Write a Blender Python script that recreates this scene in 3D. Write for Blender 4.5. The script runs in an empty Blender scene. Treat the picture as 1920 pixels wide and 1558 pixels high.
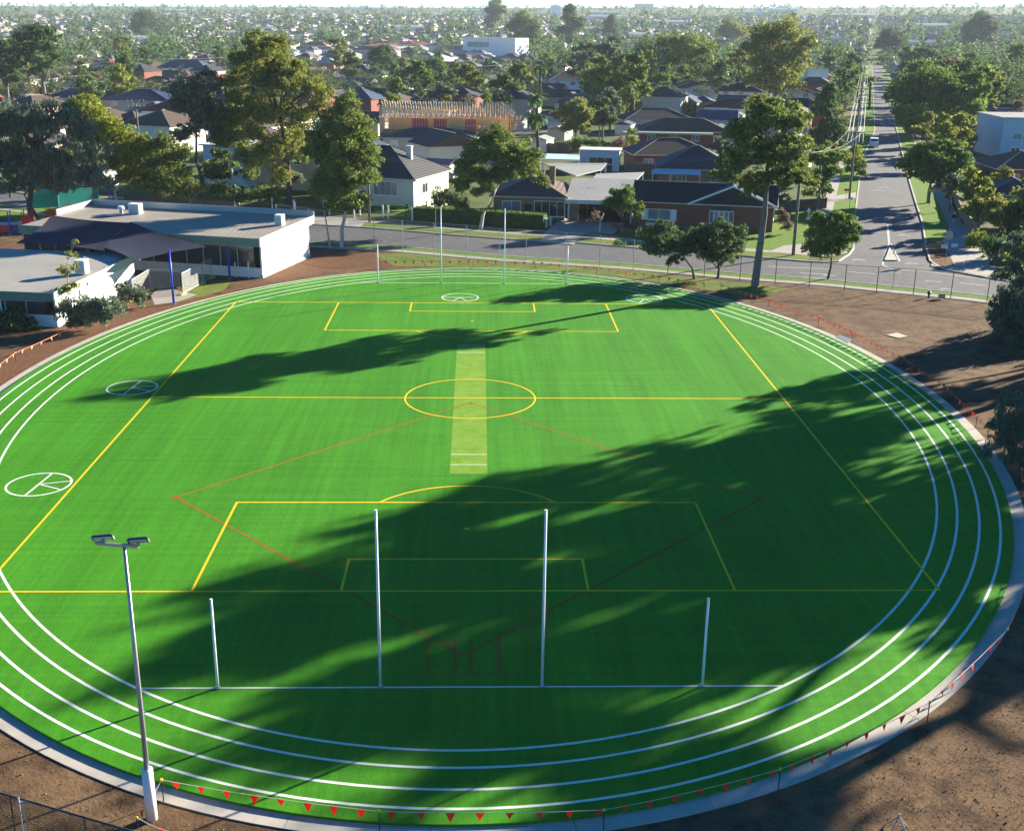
import bpy, math, random
import numpy as np
from mathutils import Vector, Matrix
random.seed(7); rng=np.random.default_rng(7)
S=bpy.context.scene; COL=S.collection
R=math.radians
# ------------------------------------------------------------------ camera (solved from the field markings)
FOC,TH,RO,YW=2195.7644,0.3209,0.0119,0.0296
PX,PY,CH=960.,779.,25.
GZ=-0.14                       # level of the ground round the raised turf
cr,sr_=math.cos(RO),math.sin(RO); ct,st=math.cos(TH),math.sin(TH); cy,sy=math.cos(YW),math.sin(YW)
def ray(u,v):
    a=u-PX;b=v-PY;uu=a*cr+b*sr_;w=-a*sr_+b*cr
    x=uu/FOC;y=ct-w/FOC*st;z=-st-w/FOC*ct
    return (x*cy+y*sy,-x*sy+y*cy,z)
def terrain(X,Y):
    D=math.hypot(X,Y)
    if D<950: return GZ
    az=X/max(Y,1)
    k=.0175+.011*min(1,max(0,(az+.45)/.9))
    return GZ+(D-950)*k*min(1,(D-950)/500)
def G(u,v,Z=None):
    d=ray(u,v)
    if Z is not None:
        t=(Z-CH)/d[2]; return Vector((d[0]*t,d[1]*t,Z))
    if d[2]<0:
        t=(GZ-CH)/d[2]
        if math.hypot(d[0]*t,d[1]*t)<950: return Vector((d[0]*t,d[1]*t,GZ))
    t=800.
    while t<5000:
        p=(d[0]*t,d[1]*t,CH+d[2]*t)
        if p[2]<=terrain(p[0],p[1]): break
        t+=4
    return Vector((p[0],p[1],terrain(p[0],p[1])))
def proj(P):
    X,Y,Z=P;x=X*cy-Y*sy;y=X*sy+Y*cy;z=Z-CH
    d=y*ct-z*st;v=-(y*st+z*ct)
    if d<1: return (-9999,-9999,1)
    u=FOC*x/d;w=FOC*v/d
    return (PX+u*cr-w*sr_,PY+u*sr_+w*cr,d)
def at_depth(base,u,v):
    """point seen at (u,v) on the vertical plane through base that faces the camera"""
    d=ray(u,v); n=Vector((sy,cy)); k=(base.x*n.x+base.y*n.y)/(d[0]*n.x+d[1]*n.y)
    return Vector((d[0]*k,d[1]*k,CH+d[2]*k))
def hpx(u,v,v2,Z=None):
    b=G(u,v,Z); return at_depth(b,u,v2).z-b.z
# ------------------------------------------------------------------ materials
MATS={}
def mat(name,c,rough=.8,nz=None,c2=None,bump=0,bscale=20,spec=.3,metal=0,trans=0,alpha=None,em=None,band=None,island=0,obj_coord=True,detail=6,nz2=None,c3=None):
    if name in MATS: return MATS[name]
    m=bpy.data.materials.new(name); m.use_nodes=True; nt=m.node_tree; N=nt.nodes; L=nt.links
    b=N['Principled BSDF']; out=N['Material Output']
    b.inputs['Roughness'].default_value=rough; b.inputs['Specular IOR Level'].default_value=spec; b.inputs['Metallic'].default_value=metal
    tc=N.new('ShaderNodeTexCoord'); geo=N.new('ShaderNodeNewGeometry')
    co=geo.outputs['Position'] if not obj_coord else tc.outputs['Object']
    cur=None
    def rgb(c):
        n=N.new('ShaderNodeRGB'); n.outputs[0].default_value=(*c,1); return n.outputs[0]
    def noise(scale,det=detail):
        n=N.new('ShaderNodeTexNoise'); n.inputs['Scale'].default_value=scale; n.inputs['Detail'].default_value=det; n.inputs['Roughness'].default_value=.65
        L.new(co,n.inputs['Vector']); return n.outputs['Fac']
    def mix(fac,a,bb):
        n=N.new('ShaderNodeMix'); n.data_type='RGBA'
        L.new(fac,n.inputs['Factor']); L.new(a,n.inputs['A']); L.new(bb,n.inputs['B']); return n.outputs['Result']
    def ramp(f,lo,hi):
        n=N.new('ShaderNodeMapRange'); n.inputs['From Min'].default_value=lo; n.inputs['From Max'].default_value=hi; L.new(f,n.inputs['Value']); return n.outputs['Result']
    cur=rgb(c)
    if nz and c2: cur=mix(ramp(noise(nz),.36,.64),cur,rgb(c2))
    if nz2 and c3: cur=mix(ramp(noise(nz2),.45,.62),cur,rgb(c3))
    if island:
        hs=N.new('ShaderNodeHueSaturation'); mr=N.new('ShaderNodeMapRange'); L.new(geo.outputs['Random Per Island'],mr.inputs['Value'])
        mr.inputs['To Min'].default_value=1-island; mr.inputs['To Max'].default_value=1+island
        L.new(mr.outputs[0],hs.inputs['Value']); L.new(cur,hs.inputs['Color']); cur=hs.outputs['Color']
    if band:   # (axis, spacing, strength, dark colour)
        sx=N.new('ShaderNodeSeparateXYZ'); L.new(co,sx.inputs[0])
        md=N.new('ShaderNodeMath'); md.operation='FRACT'; ml=N.new('ShaderNodeMath'); ml.operation='MULTIPLY'; ml.inputs[1].default_value=1/band[1]
        L.new(sx.outputs[band[0]],ml.inputs[0]); L.new(ml.outputs[0],md.inputs[0])
        lt=N.new('ShaderNodeMath'); lt.operation='LESS_THAN'; lt.inputs[1].default_value=band[2]; L.new(md.outputs[0],lt.inputs[0])
        cur=mix(lt.outputs[0],cur,rgb(band[3]))
    L.new(cur,b.inputs['Base Color'])
    if bump:
        bn=N.new('ShaderNodeBump'); bn.inputs['Strength'].default_value=bump; bn.inputs['Distance'].default_value=.05
        L.new(noise(bscale,8),bn.inputs['Height']); L.new(bn.outputs[0],b.inputs['Normal'])
    sh=b.outputs[0]
    if trans:
        t=N.new('ShaderNodeBsdfTranslucent'); L.new(cur,t.inputs['Color']); ms=N.new('ShaderNodeMixShader'); ms.inputs[0].default_value=trans
        L.new(sh,ms.inputs[1]); L.new(t.outputs[0],ms.inputs[2]); sh=ms.outputs[0]
    if alpha is not None:
        t=N.new('ShaderNodeBsdfTransparent'); ms=N.new('ShaderNodeMixShader')
        # diamond wire pattern of a chain link mesh: wires at +-45 degrees
        if isinstance(alpha,tuple):
            sx=N.new('ShaderNodeSeparateXYZ'); L.new(co,sx.inputs[0])
            hyp=N.new('ShaderNodeMath'); hyp.operation='ADD'; L.new(sx.outputs[0],hyp.inputs[0]); L.new(sx.outputs[1],hyp.inputs[1]) 
            res=[]
            for op in('ADD','SUBTRACT'):
                a=N.new('ShaderNodeMath'); a.operation=op; L.new(hyp.outputs[0],a.inputs[0]); L.new(sx.outputs[2],a.inputs[1])
                q=N.new('ShaderNodeMath'); q.operation='MULTIPLY'; q.inputs[1].default_value=1/alpha[0]; L.new(a.outputs[0],q.inputs[0])
                fr=N.new('ShaderNodeMath'); fr.operation='FRACT'; L.new(q.outputs[0],fr.inputs[0])
                l=N.new('ShaderNodeMath'); l.operation='LESS_THAN'; l.inputs[1].default_value=alpha[1]; L.new(fr.outputs[0],l.inputs[0]); res.append(l.outputs[0])
            mx=N.new('ShaderNodeMath'); mx.operation='MAXIMUM'; L.new(res[0],mx.inputs[0]); L.new(res[1],mx.inputs[1]); L.new(mx.outputs[0],ms.inputs[0])
        else: ms.inputs[0].default_value=alpha
        L.new(t.outputs[0],ms.inputs[1]); L.new(sh,ms.inputs[2]); sh=ms.outputs[0]
    L.new(sh,out.inputs['Surface'])
    MATS[name]=m; return m
M={}
M['turf']=turfmat=mat('turf',(.046,.225,.010),.92,.07,(.062,.27,.014),bump=.5,bscale=45,nz2=18,c3=(.034,.175,.006),spec=.1,detail=8)
def streaks(m):
    """pile lean and brushing: long faint streaks both ways over the turf"""
    nt=m.node_tree;N=nt.nodes;L=nt.links; b=N['Principled BSDF']; src=b.inputs['Base Color'].links[0].from_socket
    tc=N.new('ShaderNodeTexCoord'); cur=src
    for sc,amt in(((1.7,.05,1),.13),((.035,1.5,1),.10),((.3,.022,1),.10),((9,1.2,1),.12)):
        mp=N.new('ShaderNodeMapping'); mp.inputs['Scale'].default_value=sc; L.new(tc.outputs['Object'],mp.inputs[0])
        n=N.new('ShaderNodeTexNoise'); n.inputs['Scale'].default_value=1.6; n.inputs['Detail'].default_value=4; L.new(mp.outputs[0],n.inputs['Vector'])
        mr=N.new('ShaderNodeMapRange'); mr.inputs['From Min'].default_value=.3; mr.inputs['From Max'].default_value=.7; mr.inputs['To Min'].default_value=1-amt; mr.inputs['To Max'].default_value=1+amt; L.new(n.outputs['Fac'],mr.inputs['Value'])
        hs=N.new('ShaderNodeHueSaturation'); L.new(mr.outputs[0],hs.inputs['Value']); L.new(cur,hs.inputs['Color']); cur=hs.outputs[0]
    L.new(cur,b.inputs['Base Color'])
streaks(M['turf'])
M['cricket']=mat('cricket turf',(.15,.30,.022),.9,.5,(.20,.33,.05),nz2=1.1,c3=(.13,.28,.016),bump=.3,bscale=45,spec=.1)
M['white_line']=mat('white line turf',(.72,.76,.68),.9,3,(.62,.68,.58),spec=.1)
M['yellow_line']=mat('yellow line turf',(.85,.55,.02),.9,3,(.75,.48,.02),spec=.1)
M['red_line']=mat('red line turf',(.34,.085,.02),.9,3,(.20,.11,.015),spec=.1)
M['concrete']=mat('concrete',(.46,.42,.37),.85,.6,(.36,.33,.29),bump=.15,bscale=30,nz2=1.7,c3=(.40,.36,.31))
M['path']=mat('path concrete',(.34,.31,.28),.9,.5,(.27,.25,.22),nz2=4,c3=(.30,.27,.25))
M['asphalt']=mat('asphalt',(.085,.085,.094),.85,.12,(.115,.112,.115),nz2=1.1,c3=(.07,.07,.078),bump=.15,bscale=40)
M['paint']=mat('road paint',(.62,.62,.6),.7,2.,(.36,.36,.36))
M['dirt']=mat('dirt',(.11,.062,.034),.95,.11,(.185,.115,.062),nz2=.7,c3=(.072,.042,.025),bump=.7,bscale=6,spec=.1,detail=12)
M['mulch']=mat('mulch',(.13,.062,.035),.95,5,(.24,.125,.065),nz2=14,c3=(.06,.03,.02),bump=1.,bscale=22,spec=.1,detail=10)
M['lawn']=mat('lawn',(.10,.20,.020),.95,.8,(.15,.25,.02),nz2=4,c3=(.07,.14,.02),bump=.6,bscale=30,spec=.1)
M['verge']=mat('verge',(.085,.17,.02),.95,.4,(.17,.22,.03),nz2=3,c3=(.13,.12,.05),bump=.6,bscale=25,spec=.1)
M['suburb']=mat('suburb ground',(.080,.13,.024),.95,.06,(.12,.115,.05),nz2=.18,c3=(.06,.075,.03),bump=.4,bscale=8,spec=.1,detail=12)
M['white']=mat('white paint',(.80,.80,.78),.6,1.,(.74,.74,.72))
M['post']=mat('post white',(.78,.80,.80),.4)
M['galv']=mat('galvanised steel',(.36,.37,.38),.42,6,(.30,.31,.32),metal=.5)
M['dark_metal']=mat('dark metal',(.035,.037,.04),.5)
M['fin']=mat('lamp housing',(.09,.10,.12),.4,metal=.4)
M['lens']=mat('lamp lens',(.55,.6,.65),.15)
M['red_flag']=mat('red flag',(.95,.06,.03),.6,trans=.3)
M['orange_flag']=mat('orange flag',(.8,.14,.04),.6,trans=.3)
M['pale_flag']=mat('pale flag',(.8,.45,.33),.6,trans=.3)
M['rope']=mat('rope',(.55,.5,.4),.8)
M['rope_or']=mat('orange rope',(.75,.22,.1),.8)
M['yellow']=mat('yellow plastic',(.75,.55,.04),.5)
M['blue']=mat('blue pole',(.015,.06,.45),.4)
M['green_fascia']=mat('green fascia',(.13,.21,.17),.6,2,(.11,.18,.15),band=(2,.22,.1,(.08,.13,.1)))
M['pale_fascia']=mat('pale green fascia',(.42,.5,.42),.6)
M['metal_roof']=mat('ribbed roof',(.40,.385,.34),.55,.25,(.30,.29,.26),band=(0,.4,.22,(.22,.21,.19)),nz2=.9,c3=(.35,.33,.28))
M['school_roof']=mat('school roof sheet',(.37,.325,.265),.6,.22,(.26,.235,.2),band=(0,.6,.12,(.2,.185,.16)),nz2=.8,c3=(.31,.27,.22))
M['weatherboard']=mat('weatherboard',(.80,.80,.78),.6,band=(2,.2,.12,(.6,.6,.6)))
M['glass']=mat('window glass',(.03,.04,.05),.08,spec=.8)
M['glassblue']=mat('curtained glass',(.22,.27,.32),.15,.8,(.12,.16,.2),spec=.7)
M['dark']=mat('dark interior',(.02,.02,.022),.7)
M['sail']=mat('navy shade cloth',(.014,.02,.05),.85,trans=.15)
M['brick']=mat('red brick',(.20,.062,.04),.9,1.5,(.16,.05,.035),nz2=9,c3=(.235,.085,.055),band=(2,.086,.14,(.24,.13,.1)))
M['brownbrick']=mat('brown brick',(.22,.13,.08),.9,3,(.28,.18,.11),band=(2,.086,.14,(.3,.24,.18)))
M['cream']=mat('cream render',(.58,.50,.37),.8,.7,(.52,.45,.34))
M['beige']=mat('pale wall',(.62,.60,.52),.8,.7,(.55,.53,.47))
M['peach']=mat('peach render',(.62,.42,.27),.8,.7,(.55,.37,.24))
M['paleblue']=mat('pale blue wall',(.42,.55,.66),.7,.7,(.38,.5,.6))
M['timber']=mat('raw pine',(.72,.50,.27),.8,4,(.62,.41,.2))
M['truss']=mat('pale pine',(.80,.62,.42),.8,4,(.7,.52,.33))
M['pinkwrap']=mat('pink wall wrap',(.55,.08,.13),.7)
M['fencewood']=mat('paling fence',(.11,.085,.065),.9,3,(.15,.115,.085),band=(0,.12,.12,(.05,.04,.03)))
M['turq']=mat('turquoise cloth',(.02,.33,.30),.7,trans=.2)
M['redplastic']=mat('red plastic',(.6,.02,.02),.4)
M['bark_white']=mat('pale bark',(.50,.46,.40),.85,2,(.34,.29,.24),nz2=6,c3=(.55,.52,.48),bump=.4)
M['bark_grey']=mat('grey bark',(.17,.145,.12),.9,3,(.25,.215,.18),nz2=8,c3=(.10,.085,.07),bump=.5)
M['bark_dark']=mat('dark bark',(.06,.045,.035),.9,3,(.085,.065,.05),bump=.5)
M['pole_wood']=mat('weathered pole timber',(.20,.18,.155),.9,3,(.14,.12,.10))
M['wire']=mat('wire',(.2,.2,.2),.5)
M['mesh_far']=mat('chain link mesh',(.30,.32,.32),.5,alpha=(.07,.05))
M['mesh_black']=mat('black chain link',(.012,.018,.014),.6,alpha=(.06,.34))
M['mesh_temp']=mat('temporary fence mesh',(.5,.52,.5),.5,alpha=(.08,.16))
M['skin']=mat('skin',(.45,.25,.17),.6); M['hair']=mat('hair',(.03,.02,.015),.7)
M['cloth_dark']=mat('dark cloth',(.02,.022,.03),.9); M['cloth_pale']=mat('pale cloth',(.45,.47,.5),.9)
M['tyre']=mat('tyre',(.015,.015,.015),.9); M['rubberbin']=mat('bin plastic',(.02,.03,.025),.5)
M['signyellow']=mat('sign yellow',(.8,.5,.02),.5); M['signred']=mat('sign red',(.5,.03,.02),.5)
def leafmat(n,c,c2,isl=.5,tr=.42): return mat('leaves '+n,c,.7,.35,c2,island=isl,trans=tr,spec=.12)
LF={'gum':leafmat('gum',(0.13, 0.18, 0.04),(0.19, 0.235, 0.055)),
    'olive':leafmat('olive',(0.17, 0.2, 0.038),(0.24, 0.25, 0.055)),
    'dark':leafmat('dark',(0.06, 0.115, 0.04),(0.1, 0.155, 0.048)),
    'blue':leafmat('bluegreen',(0.1, 0.145, 0.095),(0.15, 0.19, 0.12)),
    'lime':leafmat('lime',(0.18, 0.23, 0.025),(0.24, 0.27, 0.035)),
    'brown':leafmat('bare',(0.17, 0.125, 0.09),(0.22, 0.165, 0.12)),
    'orange':leafmat('autumn',(0.38, 0.18, 0.045),(0.45, 0.26, 0.06)),
    'green':leafmat('green',(0.08, 0.155, 0.03),(0.135, 0.205, 0.042)),
    'hazeleaf':leafmat('distant',(0.06, 0.095, 0.038),(0.11, 0.135, 0.05))}
ROOF={'charcoal':(.055,.055,.062),'black':(.022,.023,.028),'brown':(.10,.068,.052),'terracotta':(.30,.10,.055),'grey':(.17,.18,.19),
      'slate blue':(.05,.085,.15),'pale':(.55,.55,.52),'navy':(.015,.03,.09),'green':(.07,.15,.12),'red':(.20,.055,.045)}
RM={k:mat('roof '+k,tuple(x*1.35 for x in c) if k in('charcoal','black','brown') else c,.75,.8,tuple(x*1.25 for x in c),band=(2,.26,.4,tuple(x*.42 for x in c)),nz2=5,c3=tuple(x*.8 for x in c),spec=.25) for k,c in ROOF.items()}
WALL={'white':M['white'],'cream':M['cream'],'brick':M['brick'],'brownbrick':M['brownbrick'],'beige':M['beige'],'peach':M['peach'],'paleblue':M['paleblue']}
# ------------------------------------------------------------------ mesh helpers
OFF={}
def tag(o,label=None,cat=None,group=None,kind=None):
    for k,v in (('label',label),('category',cat),('group',group),('kind',kind)):
        if v: o[k]=v
    return o
def thing(name,loc,label,cat,group=None):
    o=bpy.data.objects.new(name,None); COL.objects.link(o); o.location=loc; o.empty_display_size=.5
    OFF[o.name]=Vector(loc); return tag(o,label,cat,group)
class MB:
    def __init__(s): s.v=[];s.f=[]
    def add(s,vs,fs):
        n=len(s.v); s.v+= [tuple(x) for x in vs]; s.f+=[tuple(i+n for i in f) for f in fs]; return s
    def box(s,c,size,rz=0,M3=None):
        hx,hy,hz=[k/2 for k in size]; vs=[]
        for z in(-hz,hz):
            for x,y in((-hx,-hy),(hx,-hy),(hx,hy),(-hx,hy)):
                p=Vector((x,y,z)); 
                p=(M3@p) if M3 is not None else Vector((x*math.cos(rz)-y*math.sin(rz),x*math.sin(rz)+y*math.cos(rz),z))
                vs.append(p+Vector(c))
        return s.add(vs,[(3,2,1,0),(4,5,6,7),(0,1,5,4),(1,2,6,5),(2,3,7,6),(3,0,4,7)])
    def seg(s,a,b,w,h):
        """rectangular bar from a to b, w sideways and h up"""
        a=Vector(a);b=Vector(b);d=(b-a); L=d.length
        if L<1e-6:return s
        d/=L; up=Vector((0,0,1)) if abs(d.z)<.95 else Vector((1,0,0)); x=d.cross(up).normalized(); y=x.cross(d)
        vs=[p+x*i*w/2+y*j*h/2 for p in(a,b) for i,j in((-1,-1),(1,-1),(1,1),(-1,1))]
        return s.add(vs,[(3,2,1,0),(4,5,6,7),(0,1,5,4),(1,2,6,5),(2,3,7,6),(3,0,4,7)])
    def tube(s,pts,rs,n=8,cap=True):
        pts=[Vector(p) for p in pts]
        if not hasattr(rs,'__len__'): rs=[rs]*len(pts)
        vs=[]
        for i,p in enumerate(pts):
            d=(pts[min(i+1,len(pts)-1)]-pts[max(i-1,0)]).normalized()
            up=Vector((0,0,1)) if abs(d.z)<.9 else Vector((1,0,0)); x=d.cross(up).normalized(); y=x.cross(d)
            for k in range(n):
                a=2*math.pi*k/n; vs.append(p+(x*math.cos(a)+y*math.sin(a))*rs[i])
        fs=[(i*n+k,i*n+(k+1)%n,(i+1)*n+(k+1)%n,(i+1)*n+k) for i in range(len(pts)-1) for k in range(n)]
        if cap: fs+=[tuple(range(n))[::-1],tuple((len(pts)-1)*n+k for k in range(n))]
        return s.add(vs,fs)
    def prism(s,poly,z0,z1):
        n=len(poly); vs=[(p[0],p[1],z0) for p in poly]+[(p[0],p[1],z1) for p in poly]
        a=sum(poly[i][0]*poly[(i+1)%n][1]-poly[(i+1)%n][0]*poly[i][1] for i in range(n))
        fs=[(i,(i+1)%n,n+(i+1)%n,n+i) for i in range(n)]+[tuple(range(n))[::-1],tuple(range(n,2*n))]
        if a<0: fs=[f[::-1] for f in fs]
        return s.add(vs,fs)
    def poly(s,vs,flip=False):
        return s.add(vs,[tuple(range(len(vs)))])
    def build(s,name,m,parent=None,smooth=False,origin=None,**k):
        off=OFF[parent.name] if parent is not None else Vector(origin or (0,0,0))
        me=bpy.data.meshes.new(name); me.from_pydata([(x-off.x,y-off.y,z-off.z) for x,y,z in s.v],[],s.f); me.materials.append(m)
        if smooth: me.shade_smooth()
        o=bpy.data.objects.new(name,me); COL.objects.link(o)
        if parent is not None: o.parent=parent
        else: o.location=off
        OFF[o.name]=off
        if k: tag(o,**k)
        return o
def structure(name,mb,m): return mb.build(name,m,kind='structure')
def strip(pts,w,closed=False):
    """flat ribbon polygons along 2-D pts"""
    mb=[];n=len(pts)
    L=[];Rr=[]
    for i in range(n):
        a=pts[(i-1)%n] if (closed or i>0) else pts[i]; b=pts[(i+1)%n] if (closed or i<n-1) else pts[i]
        d=Vector((b[0]-a[0],b[1]-a[1])).normalized(); x=Vector((-d.y,d.x))
        L.append((pts[i][0]+x.x*w/2,pts[i][1]+x.y*w/2)); Rr.append((pts[i][0]-x.x*w/2,pts[i][1]-x.y*w/2))
    return L,Rr
def ribbon(mb,pts,w,z,closed=False,h=0):
    L,Rr=strip(pts,w,closed); n=len(pts)
    if not h:
        vs=[(*p,z) for p in L]+[(*p,z) for p in Rr]
        mb.add(vs,[(i,n+i,n+(i+1)%n,(i+1)%n) for i in range(n if closed else n-1)])
    else:
        vs=[(*p,z+h) for p in L]+[(*p,z+h) for p in Rr]+[(*p,z) for p in L]+[(*p,z) for p in Rr]
        fs=[]
        for i in range(n if closed else n-1):
            j=(i+1)%n; fs+=[(i,n+i,n+j,j),(2*n+i,i,j,2*n+j),(n+i,3*n+i,3*n+j,n+j)]
        if not closed: fs+=[(0,2*n,3*n,n),(n-1,2*n-1,4*n-1,3*n-1)]
        mb.add(vs,fs)
    return mb
def ell(a,b,cx=-.62,cyy=79.2,n=220,t0=0,t1=2*math.pi,close=True):
    return [(cx+a*math.cos(t0+(t1-t0)*i/n),cyy+b*math.sin(t0+(t1-t0)*i/n)) for i in range(n if close else n+1)]
# ------------------------------------------------------------------ terrain and oval
def grid_ground():
    vs=[];fs=[];na=120
    rad=[0,40,80,140,250,400,600,800,950,1050,1200,1400,1700,2100,2600,3200,4000,5000]
    for r in rad:
        for k in range(na):
            a=2*math.pi*k/na; x,y=r*math.sin(a),r*math.cos(a)
            vs.append((x,y,terrain(x,y) if y>0 else GZ))
    for i in range(len(rad)-1):
        for k in range(na): fs.append((i*na+k,(i+1)*na+k,(i+1)*na+(k+1)%na,i*na+(k+1)%na))
    mb=MB(); mb.add(vs,fs); o=structure('ground',mb,M['suburb']); return o
grid_ground()
def gp(*pts): return [tuple(G(u,v)[:2]) for u,v in pts]
def sheet(name,poly,dz,m):
    mb=MB(); z=GZ+dz; mb.add([(x,y,z) for x,y in poly],[tuple(range(len(poly)))]); 
    a=sum(poly[i][0]*poly[(i+1)%len(poly)][1]-poly[(i+1)%len(poly)][0]*poly[i][1] for i in range(len(poly)))
    if a<0: mb.f=[f[::-1] for f in mb.f]
    return structure(name,mb,m)
# road geometry ------------------------------------------------------------
near_edge=gp((455,440),(580,455),(765,465),(960,482),(1180,496),(1399,515),(1560,527),(1700,541),(1830,554),(1960,572))
far_edge=gp((470,410),(580,422),(680,427),(855,442),(960,450),(1080,456),(1220,468),(1399,482),(1508,491))
cornerL=gp((1545,493),(1572,491),(1592,478),(1600,467)); streetL=gp((1605,390),(1615,305),(1640,245))
streetR=gp((1737,467),(1730,420),(1717,380),(1702,330),(1684,255)); cornerR=gp((1744,490),(1757,500),(1777,508),(1800,512)); far_edge_R=gp((1855,523),(1975,540))
def ext(a,b,d):
    a=Vector(a);b=Vector(b); return tuple(b+(b-a).normalized()*d)
sdir=(Vector(gp((1684,255))[0])-Vector(gp((1717,380))[0])).normalized()
sL=streetL[1]; SD=sdir
sLfar=[tuple(Vector(streetL[2])+SD*t) for t in (60,200,600)]; sRfar=[tuple(Vector(streetR[-1])+SD*t) for t in (55,195,595)]
n0=ext(near_edge[1],near_edge[0],60); f0=ext(far_edge[1],far_edge[0],60)
n1=ext(near_edge[-2],near_edge[-1],80); f1=ext(far_edge_R[0],far_edge_R[1],80)
sheet('dirt',[(-90,-40),(120,-40),(120,60)]+[n1]+near_edge[::-1]+[n0,(-90,180)],.006,M['dirt'])
road=[n0]+near_edge+[n1,f1]+far_edge_R[::-1]+cornerR[::-1]+[streetR[0]]+[streetL[0]]+cornerL[::-1]+far_edge[::-1]+[f0]
sheet('road',road,.012,M['asphalt'])
sheet('side_street',[streetL[0]]+streetL[1:]+sLfar+sRfar[::-1]+streetR[::-1],.012,M['asphalt'])
kb=MB()
ribbon(kb,[f0]+far_edge+cornerL+streetL+sLfar,.22,GZ+.012,h=.12)
ribbon(kb,sRfar[::-1]+streetR[::-1]+cornerR+far_edge_R+[f1],.22,GZ+.012,h=.12)
ribbon(kb,[n0]+near_edge+[n1],.2,GZ+.012,h=.1)
structure('kerb',kb,M['concrete'])
def offs(line,d):
    out=[]
    for i in range(len(line)):
        a=Vector(line[max(i-1,0)]);b=Vector(line[min(i+1,len(line)-1)]); t=(b-a).normalized(); out.append((line[i][0]+t.y*d,line[i][1]-t.x*d))
    return out
NE=[n0]+near_edge+[n1]
def band(name,line,d0,d1,z0,z1,m):
    A=offs(line,d0);B=offs(line,d1); mb=MB(); n=len(line)
    for i in range(n-1):
        mb.prism([A[i],A[i+1],B[i+1],B[i]],GZ+z0,GZ+z1)
    return structure(name,mb,m)
band('nature_strip',NE,.12,1.7,0,.075,M['lawn'])
band('footpath',NE,1.72,3.1,0,.06,M['path'])
FE=[f0]+far_edge
band('nature_strip',FE,-.12,-3.6,0,.085,M['verge'])
band('footpath',FE,-3.62,-5.1,0,.07,M['path'])
SLn=[cornerL[-1]]+streetL+sLfar
band('nature_strip',SLn,-.12,-3.2,0,.085,M['lawn'])
band('footpath',SLn,-3.22,-4.8,0,.075,M['path'])
SRn=[streetR[0]]+streetR[1:]+sRfar
band('nature_strip',SRn,.12,3.3,0,.085,M['lawn'])
band('footpath',SRn,3.32,5.2,0,.075,M['path'])
# driveways cross the strips
def drive(poly_px,name='driveway',dz=.095,m='path'): sheet(name,gp(*poly_px),dz,M[m])
drive([(1020,437),(1100,437),(1075,460),(1012,456)]); drive([(1060,400),(1125,395),(1100,437),(1022,437)],dz=.02)
drive([(590,405),(690,414),(675,428),(588,420)])
# lawns
sheet('front_lawn',gp((1400,440),(1480,425),(1545,392),(1540,372),(1470,385),(1395,405)),.02,M['lawn'])
sheet('front_lawn',gp((1395,470),(1400,440),(1545,392),(1600,440),(1590,470),(1560,484)),.016,M['lawn'])
sheet('footpath',gp((1470,462),(1560,455),(1590,476),(1555,484),(1440,474)),.1,M['path'])
sheet('front_lawn',gp((700,398),(850,408),(845,395),(705,385)),.02,M['lawn'])
sheet('footpath',gp((1535,385),(1605,372),(1605,362),(1530,375)),.1,M['path'])
sheet('footpath',gp((1745,500),(1780,425),(1822,418),(1835,470),(1870,505),(1850,521),(1800,510)),.1,M['path'])
sheet('garden_bed',gp((1737,455),(1768,455),(1790,500),(1762,500),(1742,488)),.104,M['mulch'])
sheet('mulch',gp((400,552),(480,528),(585,478),(700,470),(780,478),(780,497),(700,500),(600,512),(500,530),(420,552)),.012,M['mulch'])
sheet('mulch',gp((-40,715),(60,640),(110,612),(250,560),(330,560),(380,545),(420,552),(340,575),(200,620),(90,672),(-60,760)),.012,M['mulch'])
sheet('grass_patch',gp((300,565),(400,528),(440,522),(420,545),(380,556),(335,566)),.016,M['verge'])
sheet('grass_patch',gp((700,477),(760,474),(900,482),(1100,497),(1300,520),(1480,541),(1420,560),(1330,545),(1150,518),(1000,505),(830,501),(740,500)),.02,M['verge'])
sheet('concrete_pad',gp((283,555),(300,536),(345,548),(370,553),(335,566),(290,572)),.02,M['path'])
sheet('playground_lawn',gp((0,410),(0,395),(180,385),(320,378),(300,395),(80,420)),.02,M['lawn'])
# turf
tb=MB(); tb.prism(ell(33.2,46.75),GZ-.05,0); structure('turf_field',tb,M['turf'])
kb=MB(); E1=ell(33.2,46.75);E2=ell(34.0,47.45); n=len(E1)
for i in range(n):
    j=(i+1)%n
    if i%5==4:   # expansion joint: the slab stops 2 cm short
        k=.02; a=Vector(E1[i]).lerp(Vector(E1[j]),k*1.2);b=Vector(E2[i]).lerp(Vector(E2[j]),k*1.2)
        kb.prism([a,tuple(E1[j]),tuple(E2[j]),b],GZ,-.10)
    else: kb.prism([E1[i],E1[j],E2[j],E2[i]],GZ,-.10)
structure('concrete_edging',kb,M['concrete'])
wl=MB()
for a,b,c in((29.33,42.4,79.),(30.42,43.6,79.15),(31.55,44.95,79.25),(32.62,46.05,79.3)): ribbon(wl,ell(a,b,cyy=c),.135,.004,True)
cx,W,Yn,L=-.6346,22.344,49.26,59.68; Yf=Yn+L;Ym=Yn+L/2
def xat(a,b,c,y): return a*math.sqrt(max(0,1-((y-c)/b)**2))
for y in(40.9,117.94):
    x=xat(29.33,42.4,79,y); ribbon(wl,[(cx-x,y),(cx+x,y)],.10,.008)
CIR=[((248,727),(1,-.1)),((73,908),(1,-.1)),((863,558),(0,-1)),((1208,561),(0,-1))]
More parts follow.
